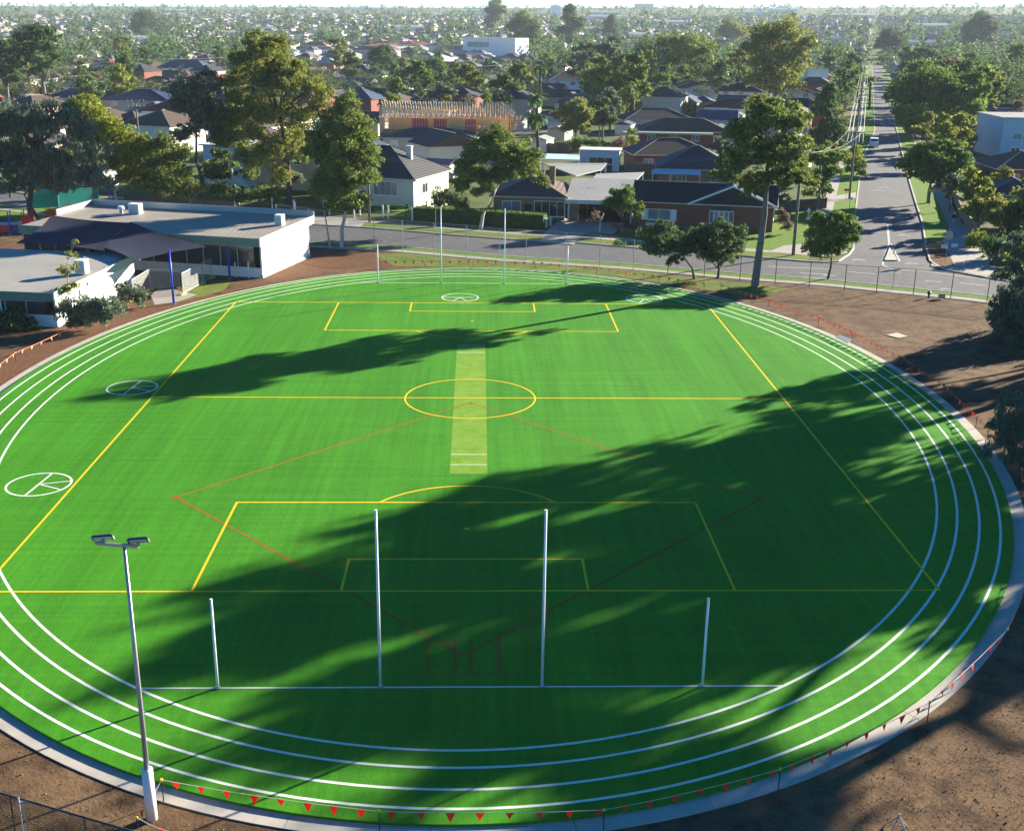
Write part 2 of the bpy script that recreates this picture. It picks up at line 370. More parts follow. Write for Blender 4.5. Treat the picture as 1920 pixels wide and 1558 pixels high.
for (u,v),dr in CIR:
    c=G(u,v,0); r=1.75
    ribbon(wl,[(c.x+r*math.cos(t*math.pi/24),c.y+r*math.sin(t*math.pi/24)) for t in range(48)],.13,.008,True)
    d=Vector(dr).normalized(); p=Vector((-d.y,d.x)); c2=Vector((c.x,c.y))
    ribbon(wl,[tuple(c2-p*r),tuple(c2+p*r)],.12,.012)
    for s in(-1,1):
        e=d*math.cos(.4)+p*s*math.sin(.4); ribbon(wl,[tuple(c2+e*.12),tuple(c2+e*r)],.1,.012)
structure('running_track_lines',wl,M['white_line'])
yl=MB(); w=.105; z=.006
def ln(mb,pts,closed=False,w=.125,z=.006): ribbon(mb,pts,w,z,closed)
for x in(cx-W,cx+W): ln(yl,[(x,Yn-.05),(x,Yf+.05)])
for y,a in((Yn,.006),(Ym,.01),(Yf,.006)): ln(yl,[(cx-W+.052,y),(cx+W-.052,y)],z=.0061)
for y0,s in((Yn,1),(Yf,-1)):
    for hw,dp in((12.66,10.68),(5.76,3.43)):
        ln(yl,[(cx-hw,y0+s*.05),(cx-hw,y0+s*dp)],z=.0063);ln(yl,[(cx+hw,y0+s*.05),(cx+hw,y0+s*dp)],z=.0063)
        ln(yl,[(cx-hw-.05,y0+s*dp),(cx+hw+.05,y0+s*dp)],z=.0066)
sp=G(874,991,0); tp=G(882,911,0); ar=(tp-sp).length
for y0,s in((sp.y,1),(Yf-(sp.y-Yn),-1)):
    dpt=(Yn+10.68) if s>0 else (Yf-10.68); h=abs(dpt-y0); a0=math.asin(h/ar)
    ln(yl,[(cx+ar*math.cos(a0+(math.pi-2*a0)*i/40),y0+s*ar*math.sin(a0+(math.pi-2*a0)*i/40)) for i in range(41)],z=.0069)
    ln(yl,[(cx+.06*math.cos(k),y0+.06*math.sin(k)) for k in np.linspace(0,6.28,9)[:-1]],True,w=.16)
RC=4.593
ln(yl,[(cx+RC*math.cos(t*math.pi/48),Ym+RC*math.sin(t*math.pi/48)) for t in range(96)],True,z=.0105)
structure('soccer_lines',yl,M['yellow_line'])
rl=MB(); P2=lambda u,v: tuple(G(u,v,0)[:2])
dia=[P2(868,1228),P2(330,932),P2(882,755),P2(1425,937)]
for i in range(4): ln(rl,[dia[i],dia[(i+1)%4]],w=.135,z=.0036+.0003*i)
for q in dia[1:]: rl.box((q[0],q[1]-.2 if q is dia[2] else q[1],.006),(.4,.4,.006),R(45))
for x0,x1 in((803,853),(882,936)):
    a=P2(x0,1262);b=P2(x1,1262);c=P2(x1,1200);d=P2(x0,1200)
    ln(rl,[a,b,c,d],True,w=.13,z=.0048)
structure('softball_lines',rl,M['red_line'])
cq=[P2(843,888),P2(914,888),P2(910,645),P2(857,645)]
mb=MB(); mb.add([(*p,.003) for p in cq],[(0,1,2,3)]); structure('cricket_pitch',mb,M['cricket'])
mb=MB()
for y in(871,852,661,653):
    t=(888-y)/(888-645); f=lambda a,b:a+(b-a)*t
    ln(mb,[P2(f(843,857)+1,y),P2(f(914,910)-1,y)],w=.07,z=.0045)
structure('cricket_crease_lines',mb,M['white_line'])
# road markings
mk=MB(); rz=GZ+.016
def rl_(pts,w=.12,dz=0): ribbon(mk,gp(*pts),w,rz+dz)
rl_([(1664,422),(1667,456)],.25); rl_([(1667,457),(1655,489),(1656,498),(1672,505),(1725,508),(1855,525)],.2,.002)
rl_([(1670,457),(1687,490)],.2,.001)
for a,b in(((1440,500),(1560,505)),((1590,510),(1640,514)),((1665,510),(1690,512)),((1735,527),(1765,529)),((1800,531),(1850,536)),((1500,512),(1550,515)),((1505,520),(1545,522))): rl_([a,b],.2)
for a in((1610,488),(1775,543),(1710,495),(1555,517),(1660,353),(1645,358),(1650,282),(1695,442)): rl_([(a[0]-12,a[1]),(a[0]-2,a[1]-1.5),(a[0]+12,a[1]+1)],.22,.001)
structure('road_markings',mk,M['paint'])
mb=MB(); mb.prism(gp((1668,465),(1658,490),(1682,490)),GZ+.012,GZ+.15); structure('traffic_island',mb,M['concrete'])
# pits and covers
for q,lab in(([(1661,629),(1682,625),(1703,632),(1685,635)],'pale square pit lid lying in the brown dirt right of track'),
             ([(1567,633),(1575,629),(1597,638),(1590,644)],'grey grate set in the concrete edging by the far right bend'),
             ([(1898,848),(1920,844),(1950,852),(1925,858)],'round-edged concrete pit lid in shade at the right border')):
    pp=gp(*q); mb=MB(); mb.prism(pp,GZ+.004,GZ+.06); c=Vector((sum(p[0] for p in pp)/4,sum(p[1] for p in pp)/4,GZ))
    mb.build('pit_lid',M['concrete'] if 'grate' not in lab else M['galv'],origin=c,label=lab,cat='pit lid')
# ------------------------------------------------------------------ goal posts
gi=0
sides=[('leftmost','left-hand short behind'),('inner left','tall'),('inner right','tall'),('rightmost','short')]
for row,y,xc in(('near',40.9,-.676),('far',117.94,-.675)):
    for i in range(4):
        h=3.88 if i in(0,3) else 7.6; x=xc+(i-1.5)*6.429
        lab='%s white %s post, %s of the four on the %s goal line'%('short' if i in(0,3) else 'tall','behind' if i in(0,3) else 'goal',('leftmost','second from left','third from left','rightmost')[i],row)
        t=thing('goal_post' if i in(1,2) else 'behind_post',(x,y,0),lab,'post','goal posts standing on the two goal lines')
        mb=MB(); mb.tube([(x,y,0),(x,y,h*.5),(x,y,h)],[.058,.055,.048],12); mb.build('pole',M['post'],t,True)
        mb=MB(); mb.tube([(x,y,h),(x,y,h+.04)],.056,12); mb.build('cap',M['white'],t)
        mb=MB(); mb.tube([(x,y,.004),(x,y,.05)],.13,14); mb.build('ground_sleeve',M['galv'],t)
# ------------------------------------------------------------------ floodlight
b=G(285,1535); fh=9.95
t=thing('floodlight_pole',b,'tall grey floodlight pole with white sleeve at lower left of oval','floodlight')
mb=MB(); mb.tube([b,b+Vector((0,0,1.95))],[.19,.18],16); mb.build('base_sleeve',M['white'],t,True)
mb=MB(); mb.tube([b+Vector((0,0,1.9)),b+Vector((0,0,5)),b+Vector((0,0,fh))],[.088,.075,.05],14); mb.build('pole',M['galv'],t,True)
top=b+Vector((0,0,fh)); ad=Vector((.985,-.17,0))
mb=MB(); mb.seg(top-ad*.93,top+ad*.47,.09,.09); mb.build('crossarm',M['galv'],t)
for s,dx in((-1,-.7),(1,.44)):
    c=top+ad*dx+Vector((.0,.1,.16)); rot=Matrix.Rotation(R(12),3,'Z')@Matrix.Rotation(R(-34),3,'X')
    mb=MB()
    for k in range(3): mb.box(c+rot@Vector((0,(k-1)*.2,0)),(.56,.17,.07),M3=rot)
    lamp=mb.build('lamp_head',M['fin'],t)
    mb=MB()
    for k in range(3):
        for j in range(7): mb.box(c+rot@Vector(((j-3)*.08,(k-1)*.2,.06)),(.015,.16,.06),M3=rot)
    mb.build('cooling_fin',M['fin'],lamp)
    mb=MB()
    for k in range(3): mb.box(c+rot@Vector((0,(k-1)*.2,-.04)),(.5,.13,.012),M3=rot)
    mb.build('lens',M['lens'],lamp)
    mb=MB(); mb.seg(c+rot@Vector((-.3,-.3,-.02)),c+rot@Vector((-.3,.3,-.02)),.03,.06); mb.seg(c+rot@Vector((.3,-.3,-.02)),c+rot@Vector((.3,.3,-.02)),.03,.06); mb.seg(c+Vector((0,-.1,-.16)),c,.08,.1); mb.build('bracket',M['galv'],t)
# ------------------------------------------------------------------ bunting
def ropepath(tops,sag=.09,step=.5):
    out=[]
    for a,b_ in zip(tops[:-1],tops[1:]):
        L=(b_-a).length; n=max(3,int(L/step))
        for i in range(n):
            q=i/n; p=a.lerp(b_,q); p.z-=sag*4*q*(1-q); out.append(p)
    out.append(tops[-1]); return out
def bunting(tops,label,fm,spacing=.95,size=.3,rope='rope',start=.5,rr=.011,limit=99):
    path=ropepath(tops); t=thing('bunting_string',path[0],label,'bunting','strings of small flags round the oval')
    mb=MB(); mb.tube(path,rr,5); mb.build('rope',M[rope],t)
    d=start;acc=0;nf=0
    for a,b_ in zip(path[:-1],path[1:]):
        L=(b_-a).length
        while acc+L>d and nf<limit:
            p=a.lerp(b_,(d-acc)/L); dr=(b_-a).normalized(); dr.z=0; dr.normalize(); nn=Vector((-dr.y,dr.x,0))
            s=size*random.uniform(.85,1.1); sw=random.gauss(0,.18); tw=random.gauss(0,.12)
            w=(dr*math.cos(tw)+nn*math.sin(tw))*s*.5; tip=p+Vector((0,0,-s*1.15*math.cos(sw)))+nn*s*math.sin(sw)+dr*random.gauss(0,.02)
            th=nn*.004; mb=MB(); mid=(p+tip)/2+nn*random.gauss(0,.02)
            v=[p-w,p+w,mid+w*.5,tip,mid-w*.5]; vs=[q-th for q in v]+[q+th for q in v]
            mb.add(vs,[(0,1,2,4),(4,2,3),(5,9,7,6),(9,8,7)]+[(i,(i+1)%5+0 if i<4 else 0,((i+1)%5)+5,i+5) for i in range(5)])
            mb.build('flag',M[fm],t); nf+=1; d+=spacing*random.uniform(.93,1.07)
        acc+=L
    return t
stk=0
def stake(foot,h,label):
    t=thing('star_picket',foot,label,'stake','dark stakes holding the bunting')
    mb=MB(); mb.tube([foot,foot+Vector((0,0,h))],.022,6); mb.build('stake',M['dark_metal'],t)
    mb=MB(); mb.tube([foot+Vector((0,0,h-.03)),foot+Vector((0,0,h+.05))],.05,8); mb.build('safety_cap',M['yellow'],t)
    return foot+Vector((0,0,h))
def onell(tdeg,a=34.12,b=47.55): return Vector((-.62+a*math.cos(R(tdeg)),79.2+b*math.sin(R(tdeg)),GZ))
ORD=['first','second','third','fourth','fifth','sixth','seventh','eighth','ninth','tenth','eleventh','twelfth','thirteenth','fourteenth','fifteenth','sixteenth','seventeenth','eighteenth','nineteenth','twentieth']
def ordn(i):
    if i<20: return ORD[i]
    t,o=divmod(i+1,10); tens=['','','twenty','thirty','forty','fifty','sixty','seventy','eighty','ninety']
    tth=['','','twentieth','thirtieth','fortieth','fiftieth','sixtieth','seventieth','eightieth','ninetieth']
    return tth[t] if o==0 else tens[t]+'-'+ORD[o-1]
feet=[G(307,1503)]+[G(u,v) for u,v in((712,1563),(1131,1560),(1459,1482),(1738,1354),(1884,1214))]
tops=[stake(f,.88,'%s dark stake from the left along the near concrete edging'%ORD[i]) for i,f in enumerate(feet)]
bunting(tops,'red triangular flags strung along the near edge of the oval','red_flag')
f2=[onell(-38),onell(-30),onell(-22)]+[G(u,v) for u,v in((1912,905),(1829,803),(1770,744),(1692,691),(1597,641),(1534,612),(1440,578),(1350,549))]
tp=[feet[-1]+Vector((0,0,.88))]+[stake(f,.88,'%s dark stake up the right-hand side of the oval'%ORD[i]) for i,f in enumerate(f2)]
bunting(tp,'orange-red flags strung up the right side of the track','red_flag',spacing=.9,limit=99,rope='rope_or')
f3=[G(715,503),G(796,503),G(887,502),G(1003,505),G(1118,515),G(1235,532),G(1320,545)]
tp=[stake(f,.85,'%s dark stake from the left on the far side of the oval'%ORD[i]) for i,f in enumerate(f3)]
bunting(tp,'orange flags strung behind the far end of the oval','orange_flag',spacing=1.0,size=.34)
f4=[G(-60,742),G(30,678),G(148,622)]
tp=[stake(f,.7,'%s dark stake from left beside the pale-flagged string at left'%ORD[i]) for i,f in enumerate(f4)]
bunting(tp,'faded pale flags on an orange string at the left edge','pale_flag',spacing=1.35,size=.3,rope='rope_or',rr=.02)
a_=G(258,1552); tt=stake(a_,.42,'short dark stake left of the white floodlight sleeve')
bunting([tops[0],tt,G(330,1580)+Vector((0,0,.4))],'short slack flag string tied beside the floodlight base','red_flag',spacing=1.3,size=.3,start=1.2)
a_=G(709,500)+Vector((0,0,2.6)); 
bunting([a_,a_+Vector((2.3,1.5,1.35))],'loose string of pale flags rising from the far left post','pale_flag',spacing=.45,size=.2,start=.2)
# ------------------------------------------------------------------ chain link fence at the road
fp=[(520,440,3.8),(580,449,3.8),(645,459,3.7),(702,466,3.7),(755,473,3.7),(814,480,3.8),(875,483,3.7),(936,487,3.5),(986,489,3.5),(1060,494,3.5),(1124,500,3.5),(1187,507,3.4),(1252,514,3.0),(1320,520,2.8),(1387,526,2.7),(1453,533,2.65),(1517,538,2.65),(1583,545,2.65),(1643,549,2.65),(1712,554,2.65),(1782,561,2.65),(1850,568,2.6),(1925,577,2.6)]
P=[(G(u,v),h) for u,v,h in fp]; mid=P[10][0]
t=thing('chain_link_fence',mid,'tall chain link fence between the oval and the back road','fence')
for p,h in P:
    mb=MB(); mb.tube([p,p+Vector((0,0,h))],.04,8); mb.build('post',M['galv'] if p.x<17 else M['dark_metal'],t)
for (p,h),(q,h2) in zip(P[:-1],P[1:]):
    mb=MB(); mb.tube([p+Vector((0,0,h-.03)),q+Vector((0,0,h2-.03))],.022,6); mb.build('top_rail',M['galv'] if p.x<17 else M['dark_metal'],t)
    mb=MB(); mb.add([p+Vector((0,0,.05)),q+Vector((0,0,.05)),q+Vector((0,0,h2-.05)),p+Vector((0,0,h-.05))],[(0,1,2,3)]); mb.build('mesh_panel',M['mesh_far'],t)
# near left black fence
zt=2.1
A0=G(-160,1440,zt-.14);A1=G(255,1560,zt-.14);dd=(A1-A0); 
t=thing('black_mesh_fence',Vector((A0.x,A0.y,GZ)),'black mesh fence crossing the bottom left corner','fence')
pts=[A0+dd*k for k in(0,.18,.45,.78,1.1,1.5)]
mb=MB(); mb.tube(pts,.035,8); mb.build('top_rail',M['dark_metal'],t)
for p in pts: mb=MB(); mb.tube([p,(p.x,p.y,GZ)],.03,8); mb.build('post',M['dark_metal'],t)
mb=MB(); a,b_=pts[0],pts[-1]; mb.add([(a.x,a.y,GZ+.03),(b_.x,b_.y,GZ+.03),b_,a],[(0,1,2,3)]); mb.build('mesh_panel',M['mesh_black'],t)
p=G(40,1500,zt+.1)
t=thing('steel_gate_post',Vector((p.x,p.y,GZ)),'twin galvanised steel posts with a bracket beside the black fence','post')
mb=MB()
for s in(0,.16): mb.tube([(p.x+s-.05,p.y-.08,GZ),(p.x+s-.05,p.y-.08,zt+.05)],.028,8)
mb.build('post',M['galv'],t); mb=MB(); mb.box((p.x+.03,p.y-.08,zt+.08),(.26,.1,.05)); mb.box((p.x-.05,p.y-.08,zt+.16),(.05,.05,.2)); mb.build('bracket',M['galv'],t)
sheet('paving',[tuple((A0-dd*.3)[:2])]+[(x,y-.2) for x,y in [tuple((A0+dd*k)[:2]) for k in(0,.5,1.,1.6)]]+[(5,12),(-30,12)],.012,M['path'])
# metal stand at the bottom right
p=G(1682,1556)
t=thing('metal_stand',p,'light grey tubular metal stand poking into the bottom right edge','stand'); h=.55
mb=MB(); 
ap=p+Vector((0,0,h))
for a in(20,140,215,310): mb.tube([ap,p+Vector((.42*math.cos(R(a)),.42*math.sin(R(a)),0))],.018,8)
mb.build('leg',M['galv'],t); mb=MB(); mb.tube([ap-Vector((0,0,.08)),ap+Vector((0,0,.09))],.035,10); mb.build('hub',M['galv'],t)
mb=MB(); mb.tube([p+Vector((.2,.07,.28)),p+Vector((-.17,-.12,.28)),p+Vector((.15,-.18,.28)),p+Vector((.2,.07,.28))],.012,6); mb.build('brace',M['galv'],t)
HAZE_D=.00008; EXPO=2.15
# ------------------------------------------------------------------ houses
def rot2(v,a): return Vector((v[0]*math.cos(a)-v[1]*math.sin(a),v[0]*math.sin(a)+v[1]*math.cos(a)))
class Fr:
    """local frame: o corner, x along the front, y to the back, z up"""
    def __init__(s,o,ang): s.o=Vector(o); s.a=ang
    def __call__(s,x,y,z=0):
        q=rot2((x,y),s.a); return Vector((s.o.x+q.x,s.o.y+q.y,s.o.z+z))
def fbox(mb,F,x0,x1,y0,y1,z0,z1):
    vs=[F(x,y,z) for z in(z0,z1) for x,y in((x0,y0),(x1,y0),(x1,y1),(x0,y1))]
    return mb.add(vs,[(3,2,1,0),(4,5,6,7),(0,1,5,4),(1,2,6,5),(2,3,7,6),(3,0,4,7)])
def roof_mesh(mb,F,x0,x1,y0,y1,z,kind,pitch=.42,ov=.5,ridge=None,th=.16):
    X0,X1,Y0,Y1=x0-ov,x1+ov,y0-ov,y1+ov; w=X1-X0;d=Y1-Y0
    along=(w>=d) if ridge is None else (ridge=='x')
    if kind=='flat':
        return fbox(mb,F,X0,X1,Y0,Y1,z,z+.22)
    if along:
        h=d/2*pitch; i=d/2 if kind=='hip' else 0.0
        i=min(i,w/2-.05); a=F(X0+i,(Y0+Y1)/2,z+th+h); b=F(X1-i,(Y0+Y1)/2,z+th+h)
    else:
        h=w/2*pitch; i=w/2 if kind=='hip' else 0.0
        i=min(i,d/2-.05); a=F((X0+X1)/2,Y0+i,z+th+h); b=F((X0+X1)/2,Y1-i,z+th+h)
    c=[F(X0,Y0,z+th),F(X1,Y0,z+th),F(X1,Y1,z+th),F(X0,Y1,z+th)]; e=[F(X0,Y0,z),F(X1,Y0,z),F(X1,Y1,z),F(X0,Y1,z)]
    vs=c+[a,b]+e
    if along: fs=[(0,1,5,4),(1,2,5),(2,3,4,5),(3,0,4)]
    else: fs=[(0,1,4),(1,2,5,4),(2,3,5),(3,0,4,5)]
    fs+=[(9,8,7,6),(0,6,7,1),(1,7,8,2),(2,8,9,3),(3,9,6,0)]
    return mb.add(vs,fs)
def window(t,F,x,z,w,h,side='front',y=0,pane='glass',frame='white',bars=1,sub=True):
    """window in a wall lying along local x (front, at y) or along local y (right side, at x=y)"""
    mb=MB(); pb=MB(); d=.05
    def B(m_,a0,a1,z0,z1,o0,o1):
        if side=='front': fbox(m_,F,a0,a1,y-o1,y-o0,z0,z1)
        elif side=='back': fbox(m_,F,a0,a1,y+o0,y+o1,z0,z1)
        elif side=='right': fbox(m_,F,y+o0,y+o1,a0,a1,z0,z1)
        else: fbox(m_,F,y-o1,y-o0,a0,a1,z0,z1)
    f=.08
    B(mb,x,x+w,z,z+f,.003,.08);B(mb,x,x+w,z+h-f,z+h,.003,.08);B(mb,x,x+f,z+f,z+h-f,.003,.08);B(mb,x+w-f,x+w,z+f,z+h-f,.003,.08)
    for k in range(1,bars+1): xx=x+w*k/(bars+1); B(mb,xx-.03,xx+.03,z+f,z+h-f,.003,.07)
    B(mb,x-.06,x+w+.06,z-.07,z-.003,.003,.14)
    o=mb.build('window',M[frame],t)
    B(pb,x+f,x+w-f,z+f,z+h-f,.004,.03); pb.build('pane',M[pane],o)
def house(name,label,F,w,d,h,wall,roof,kind='hip',ridge=None,windows=(),chimney=None,pitch=.42,door=None,wings=(),ov=.5,cat='house',group=None,extra=None):
    c=F(w/2,d/2); t=thing(name,(c.x,c.y,F.o.z),label,cat,group)
    mb=MB(); fbox(mb,F,0,w,0,d,0,h)
    for (x0,x1,y0,y1,hh,kk,rr) in wings: fbox(mb,F,x0,x1,y0,y1,0,hh-.003)
    # gable infill
    def gab(x0,x1,y0,y1,hh,kk,rr):
        if kk!='gable': return
        along=((x1-x0)>=(y1-y0)) if rr is None else rr=='x'
        pt=pitch
        if along:
            a=(y1-y0+2*ov)/2*pt-ov*pt
            for x in(x0,x1): mb.add([F(x,y0,hh),F(x,y1,hh),F(x,(y0+y1)/2,hh+a+.1)],[(0,1,2)])
        else:
            a=(x1-x0+2*ov)/2*pt-ov*pt
            for y in(y0,y1): mb.add([F(x0,y,hh),F(x1,y,hh),F((x0+x1)/2,y,hh+a+.1)],[(0,1,2)])
    gab(0,w,0,d,h,kind,ridge)
    for wg in wings: gab(*wg)
    mb.build('wall',WALL[wall],t)
    mb=MB(); roof_mesh(mb,F,0,w,0,d,h,kind,pitch,ov,ridge)
    for (x0,x1,y0,y1,hh,kk,rr) in wings: roof_mesh(mb,F,x0,x1,y0,y1,hh-.01,kk,pitch,ov,rr)
    ro=mb.build('roof',RM[roof],t)
    rc=MB()
    for (x0,x1,y0,y1,hh,kk,rr) in [(0,w,0,d,h,kind,ridge)]+list(wings):
        if kk=='flat': continue
        X0,X1,Y0,Y1=x0-ov,x1+ov,y0-ov,y1+ov; al=(X1-X0>=Y1-Y0) if rr is None else rr=='x'; zz=hh+.19
        if al: hh_=(Y1-Y0)/2*pitch; i=min((Y1-Y0)/2,(X1-X0)/2-.05) if kk=='hip' else 0; A_,B_=F(X0+i,(Y0+Y1)/2,zz+hh_),F(X1-i,(Y0+Y1)/2,zz+hh_)
        else: hh_=(X1-X0)/2*pitch; i=min((X1-X0)/2,(Y1-Y0)/2-.05) if kk=='hip' else 0; A_,B_=F((X0+X1)/2,Y0+i,zz+hh_),F((X0+X1)/2,Y1-i,zz+hh_)
        rc.seg(A_,B_,.24,.09)
        if kk=='hip':
            for q_,e_ in((F(X0,Y0,zz),A_),(F(X0,Y1,zz),A_ if al else B_),(F(X1,Y0,zz),B_ if al else A_),(F(X1,Y1,zz),B_)): rc.seg(q_,e_,.22,.08)
    if rc.v: rc.build('ridge_cap',mat('ridge cap '+roof,tuple(min(.6,x*2.2+.04) for x in ROOF[roof]),.8),ro)
    g=MB(); 
    if kind!='flat':
        for (a,b_) in (((-ov,-ov),(w+ov,-ov)),((w+ov,-ov),(w+ov,d+ov)),((-ov,d+ov),(-ov,-ov))):
            g.seg(F(a[0],a[1],h+.09),F(b_[0],b_[1],h+.09),.12,.13)
        g.build('gutter',M['beige'],ro)
    if chimney:
        x,y,z=chimney; mb=MB(); fbox(mb,F,x-.4,x+.4,y-.3,y+.3,h-.3,z); fbox(mb,F,x-.47,x+.47,y-.37,y+.37,z,z+.15); mb.build('chimney',WALL[wall if wall!='white' else 'beige'],ro)
    for a in windows: window(t,F,**a)
    if door:
        x,z=door; mb=MB(); fbox(mb,F,x,x+.95,-.06,-.003,0,2.1); do=mb.build('door',M['dark'],t)
        mb=MB(); fbox(mb,F,x+.8,x+.86,-.1,-.063,1,1.06); mb.build('handle',M['galv'],do)
    if extra: extra(t,F)
    return t
def angof(a,b): return math.atan2(b.y-a.y,b.x-a.x)
UD=(Vector(far_edge[-1])-Vector(far_edge[1])).normalized(); UA=math.atan2(UD.y,UD.x); SA=math.atan2(SD.y,SD.x)
GRV=Vector((0,0,GZ))
# cream tiled house
C=G(776,391); Lw=G(700,386); a1=angof(Lw,C)
o=C-Vector((math.cos(a1),math.sin(a1),0))*15
F=Fr((o.x,o.y,GZ),a1)
house('tiled_house','cream house with dark ribbed tile hip roof left of the white-trunked gum',F,15,13,4.0,'beige','charcoal','hip',pitch=.55,chimney=(11.5,6.5,8.0),
   windows=[dict(x=8.6,z=1.6,w=3.9,h=2.0,bars=3,pane='glassblue'),dict(x=2,z=1.6,w=2.6,h=1.6,pane='glassblue'),dict(x=3,z=1.7,w=2,h=1.5,side='right',y=15)],door=(6.4,0))
# central house with carport
c0=G(925,410); c1=G(1058,414); a1=angof(c0,c1); F=Fr((c0.x,c0.y,GZ),a1); wd=(c1-c0).length
house('bungalow','dark-roofed bungalow with tall cream chimney behind the clipped hedge',F,wd,12,3.0,'brownbrick','brown','hip',chimney=(wd-2.2,5.,6.6),
   windows=[dict(x=1.2,z=.8,w=2.6,h=1.7,pane='glassblue'),dict(x=5.6,z=.5,w=4.2,h=2.1,bars=3,pane='glass')],door=(4.3,0))
cw=8.4
def carport():
    A=F(wd+.6,-.5); t=thing('carport',A,'flat pale-roofed carport with dark open bay beside the bungalow','carport')
    F2=Fr(A,F.a); mb=MB(); mb.add([F2(-.5,-.6,3.0),F2(cw+.4,-.6,3.0),F2(cw+.4,13,4.3),F2(-.5,13,4.3)]+[F2(-.5,-.6,2.85),F2(cw+.4,-.6,2.85),F2(cw+.4,13,4.15),F2(-.5,13,4.15)],[(0,1,2,3),(7,6,5,4),(0,4,5,1),(1,5,6,2),(2,6,7,3),(3,7,4,0)])
    mb.build('roof',M['metal_roof'],t)
    mb=MB(); fbox(mb,F2,-.5,cw+.4,-.75,-.605,2.5,3.05); mb.build('fascia',M['beige'],t)
    for x in(.0,cw): mb=MB(); fbox(mb,F2,x-.12,x+.12,-.3,-.06,0,2.84); mb.build('post',M['beige'],t)
    mb=MB(); fbox(mb,F2,-.1,1.4,.1,.3,0,2.8); fbox(mb,F2,-.1,cw+.1,10.8,11,0,3.9); fbox(mb,F2,cw-.1,cw+.1,.1,10.8,0,2.8); mb.build('wall',M['brownbrick'],t)
    # things stored in the bay
    q=F2(4,2.0); s=thing('ride_on_mower',q,'small red mower parked inside the carport bay','mower')
    mb=MB(); fbox(mb,F2,3.6,4.4,1.6,2.8,.25,.75); mb.build('body',M['redplastic'],s)
    mb=MB(); fbox(mb,F2,3.75,4.25,2.3,2.75,.76,1.2); mb.build('seat',M['dark'],s)
    for x in(3.5,4.35):
        for y in(1.6,2.5): mb=MB(); mb.tube([F2(x,y,.25),F2(x+.15,y,.25)],.25,12); mb.build('wheel',M['tyre'],s)
carport()
sheet('driveway',[tuple(F(wd+1.6,-.4)[:2]),tuple(F(wd+8.4,-.4)[:2]),tuple(F(wd+7,-10)[:2]),tuple(F(wd+1,-10)[:2])],.024,M['path'])
# lean-to roofs at the back of the bungalow
def patio(pxs,z,name,label,m='metal_roof'):
    pp=[G(u,v,z) for u,v in pxs]; c=sum(pp,Vector())/4; t=thing(name,(c.x,c.y,GZ),label,'patio roof')
    mb=MB(); mb.prism(pp,z-.12,z); mb.build('roof',M[m],t)
    for p in pp:
        q=p.lerp(c,.05); mb=MB(); mb.tube([(q.x,q.y,GZ),(q.x,q.y,z-.12)],.07,8); mb.build('post',M['beige'],t)
patio([(1018,306),(1138,306),(1128,318),(1080,330)],3.3,'patio_cover','long flat white patio roof behind the brown chimney','metal_roof')
patio([(1118,326),(1208,323),(1180,352),(1100,352)],3.6,'patio_cover','pale ribbed patio roof stepping up behind the carport','metal_roof')
patio([(1012,288),(1087,290),(1087,300),(1016,298)],2.9,'patio_cover','narrow pale blue roof left of the blue garage','paleblue')
# red brick house, gable facing the field
c0=G(1186,424); c1=G(1447,436); a1=angof(c0,c1); F=Fr((c0.x,c0.y,GZ),a1); wd=(c1-c0).length
lw=wd*.42
def brx(t,F):
    # bay window, brackets and shutters
    x=lw+2.4; mb=MB(); 
    vs=[(x,-.003),(x+.6,-.7),(x+2.5,-.7),(x+3.1,-.003)]
    mb.prism([F(a,b) for a,b in vs],GZ+.75,GZ+.95); mb.prism([F(a,b) for a,b in vs],GZ+2.45,GZ+2.6)
    for a,b in vs+[(x+1.23,-.7),(x+1.87,-.7)]: fbox(mb,F,a-.05,a+.05,b-.02 if b<-.1 else -.1,b+.08 if b<-.1 else -.003,.95,2.45)
    o=mb.build('window',M['white'],t)
    mb=MB(); vs2=[(x+.1,-.01),(x+.63,-.62),(x+2.47,-.62),(x+3.0,-.01)]; mb.prism([F(a,b) for a,b in vs2],GZ+.96,GZ+2.44); mb.build('pane',M['glassblue'],o)
    mb=MB(); vs3=[(x-.15,-.003),(x+.55,-.85),(x+2.55,-.85),(x+3.25,-.003)]; p=[F(a,b,2.62) for a,b in vs3]+[F(x+.8,-.003,3.1),F(x+2.3,-.003,3.1)]
    mb.add(p,[(0,1,4),(1,2,5,4),(2,3,5),(3,2,1,0)]); mb.build('bay_roof',RM['green'],t)
    for xs in(1.15,5.0): mb=MB(); fbox(mb,F,xs,xs+.75,-.07,-.003,.95,2.4); mb.build('shutter',M['white'],t)
    mb=MB(); fbox(mb,F,1.8,5.3,-.55,-.003,.25,.6); mb.build('planter_box',M['beige'],t)
    mb=MB(); 
    for s in (-1,1): 
        xm=(lw+wd)/2; hw=(wd-lw)/2+.5; mb.seg(F(xm,-.56,3.2+.14+hw*.42),F(xm+s*hw,-.56,3.27),.06,.22)
    mb.build('bargeboard',M['white'],t)
house('brick_house','red brick house with white bay window in its street-facing gable',F,wd,9,3.2,'brick','black','gable',ridge='x',
   wings=[(lw,wd,-.01,13,3.2,'gable','y')],windows=[dict(x=1.95,z=.95,w=3.0,h=1.45,bars=1,pane='glassblue',y=-.0),dict(x=5,z=.7,w=2.6,h=1.9,bars=4,side='right',y=wd,pane='glassblue')],extra=brx,chimney=None)
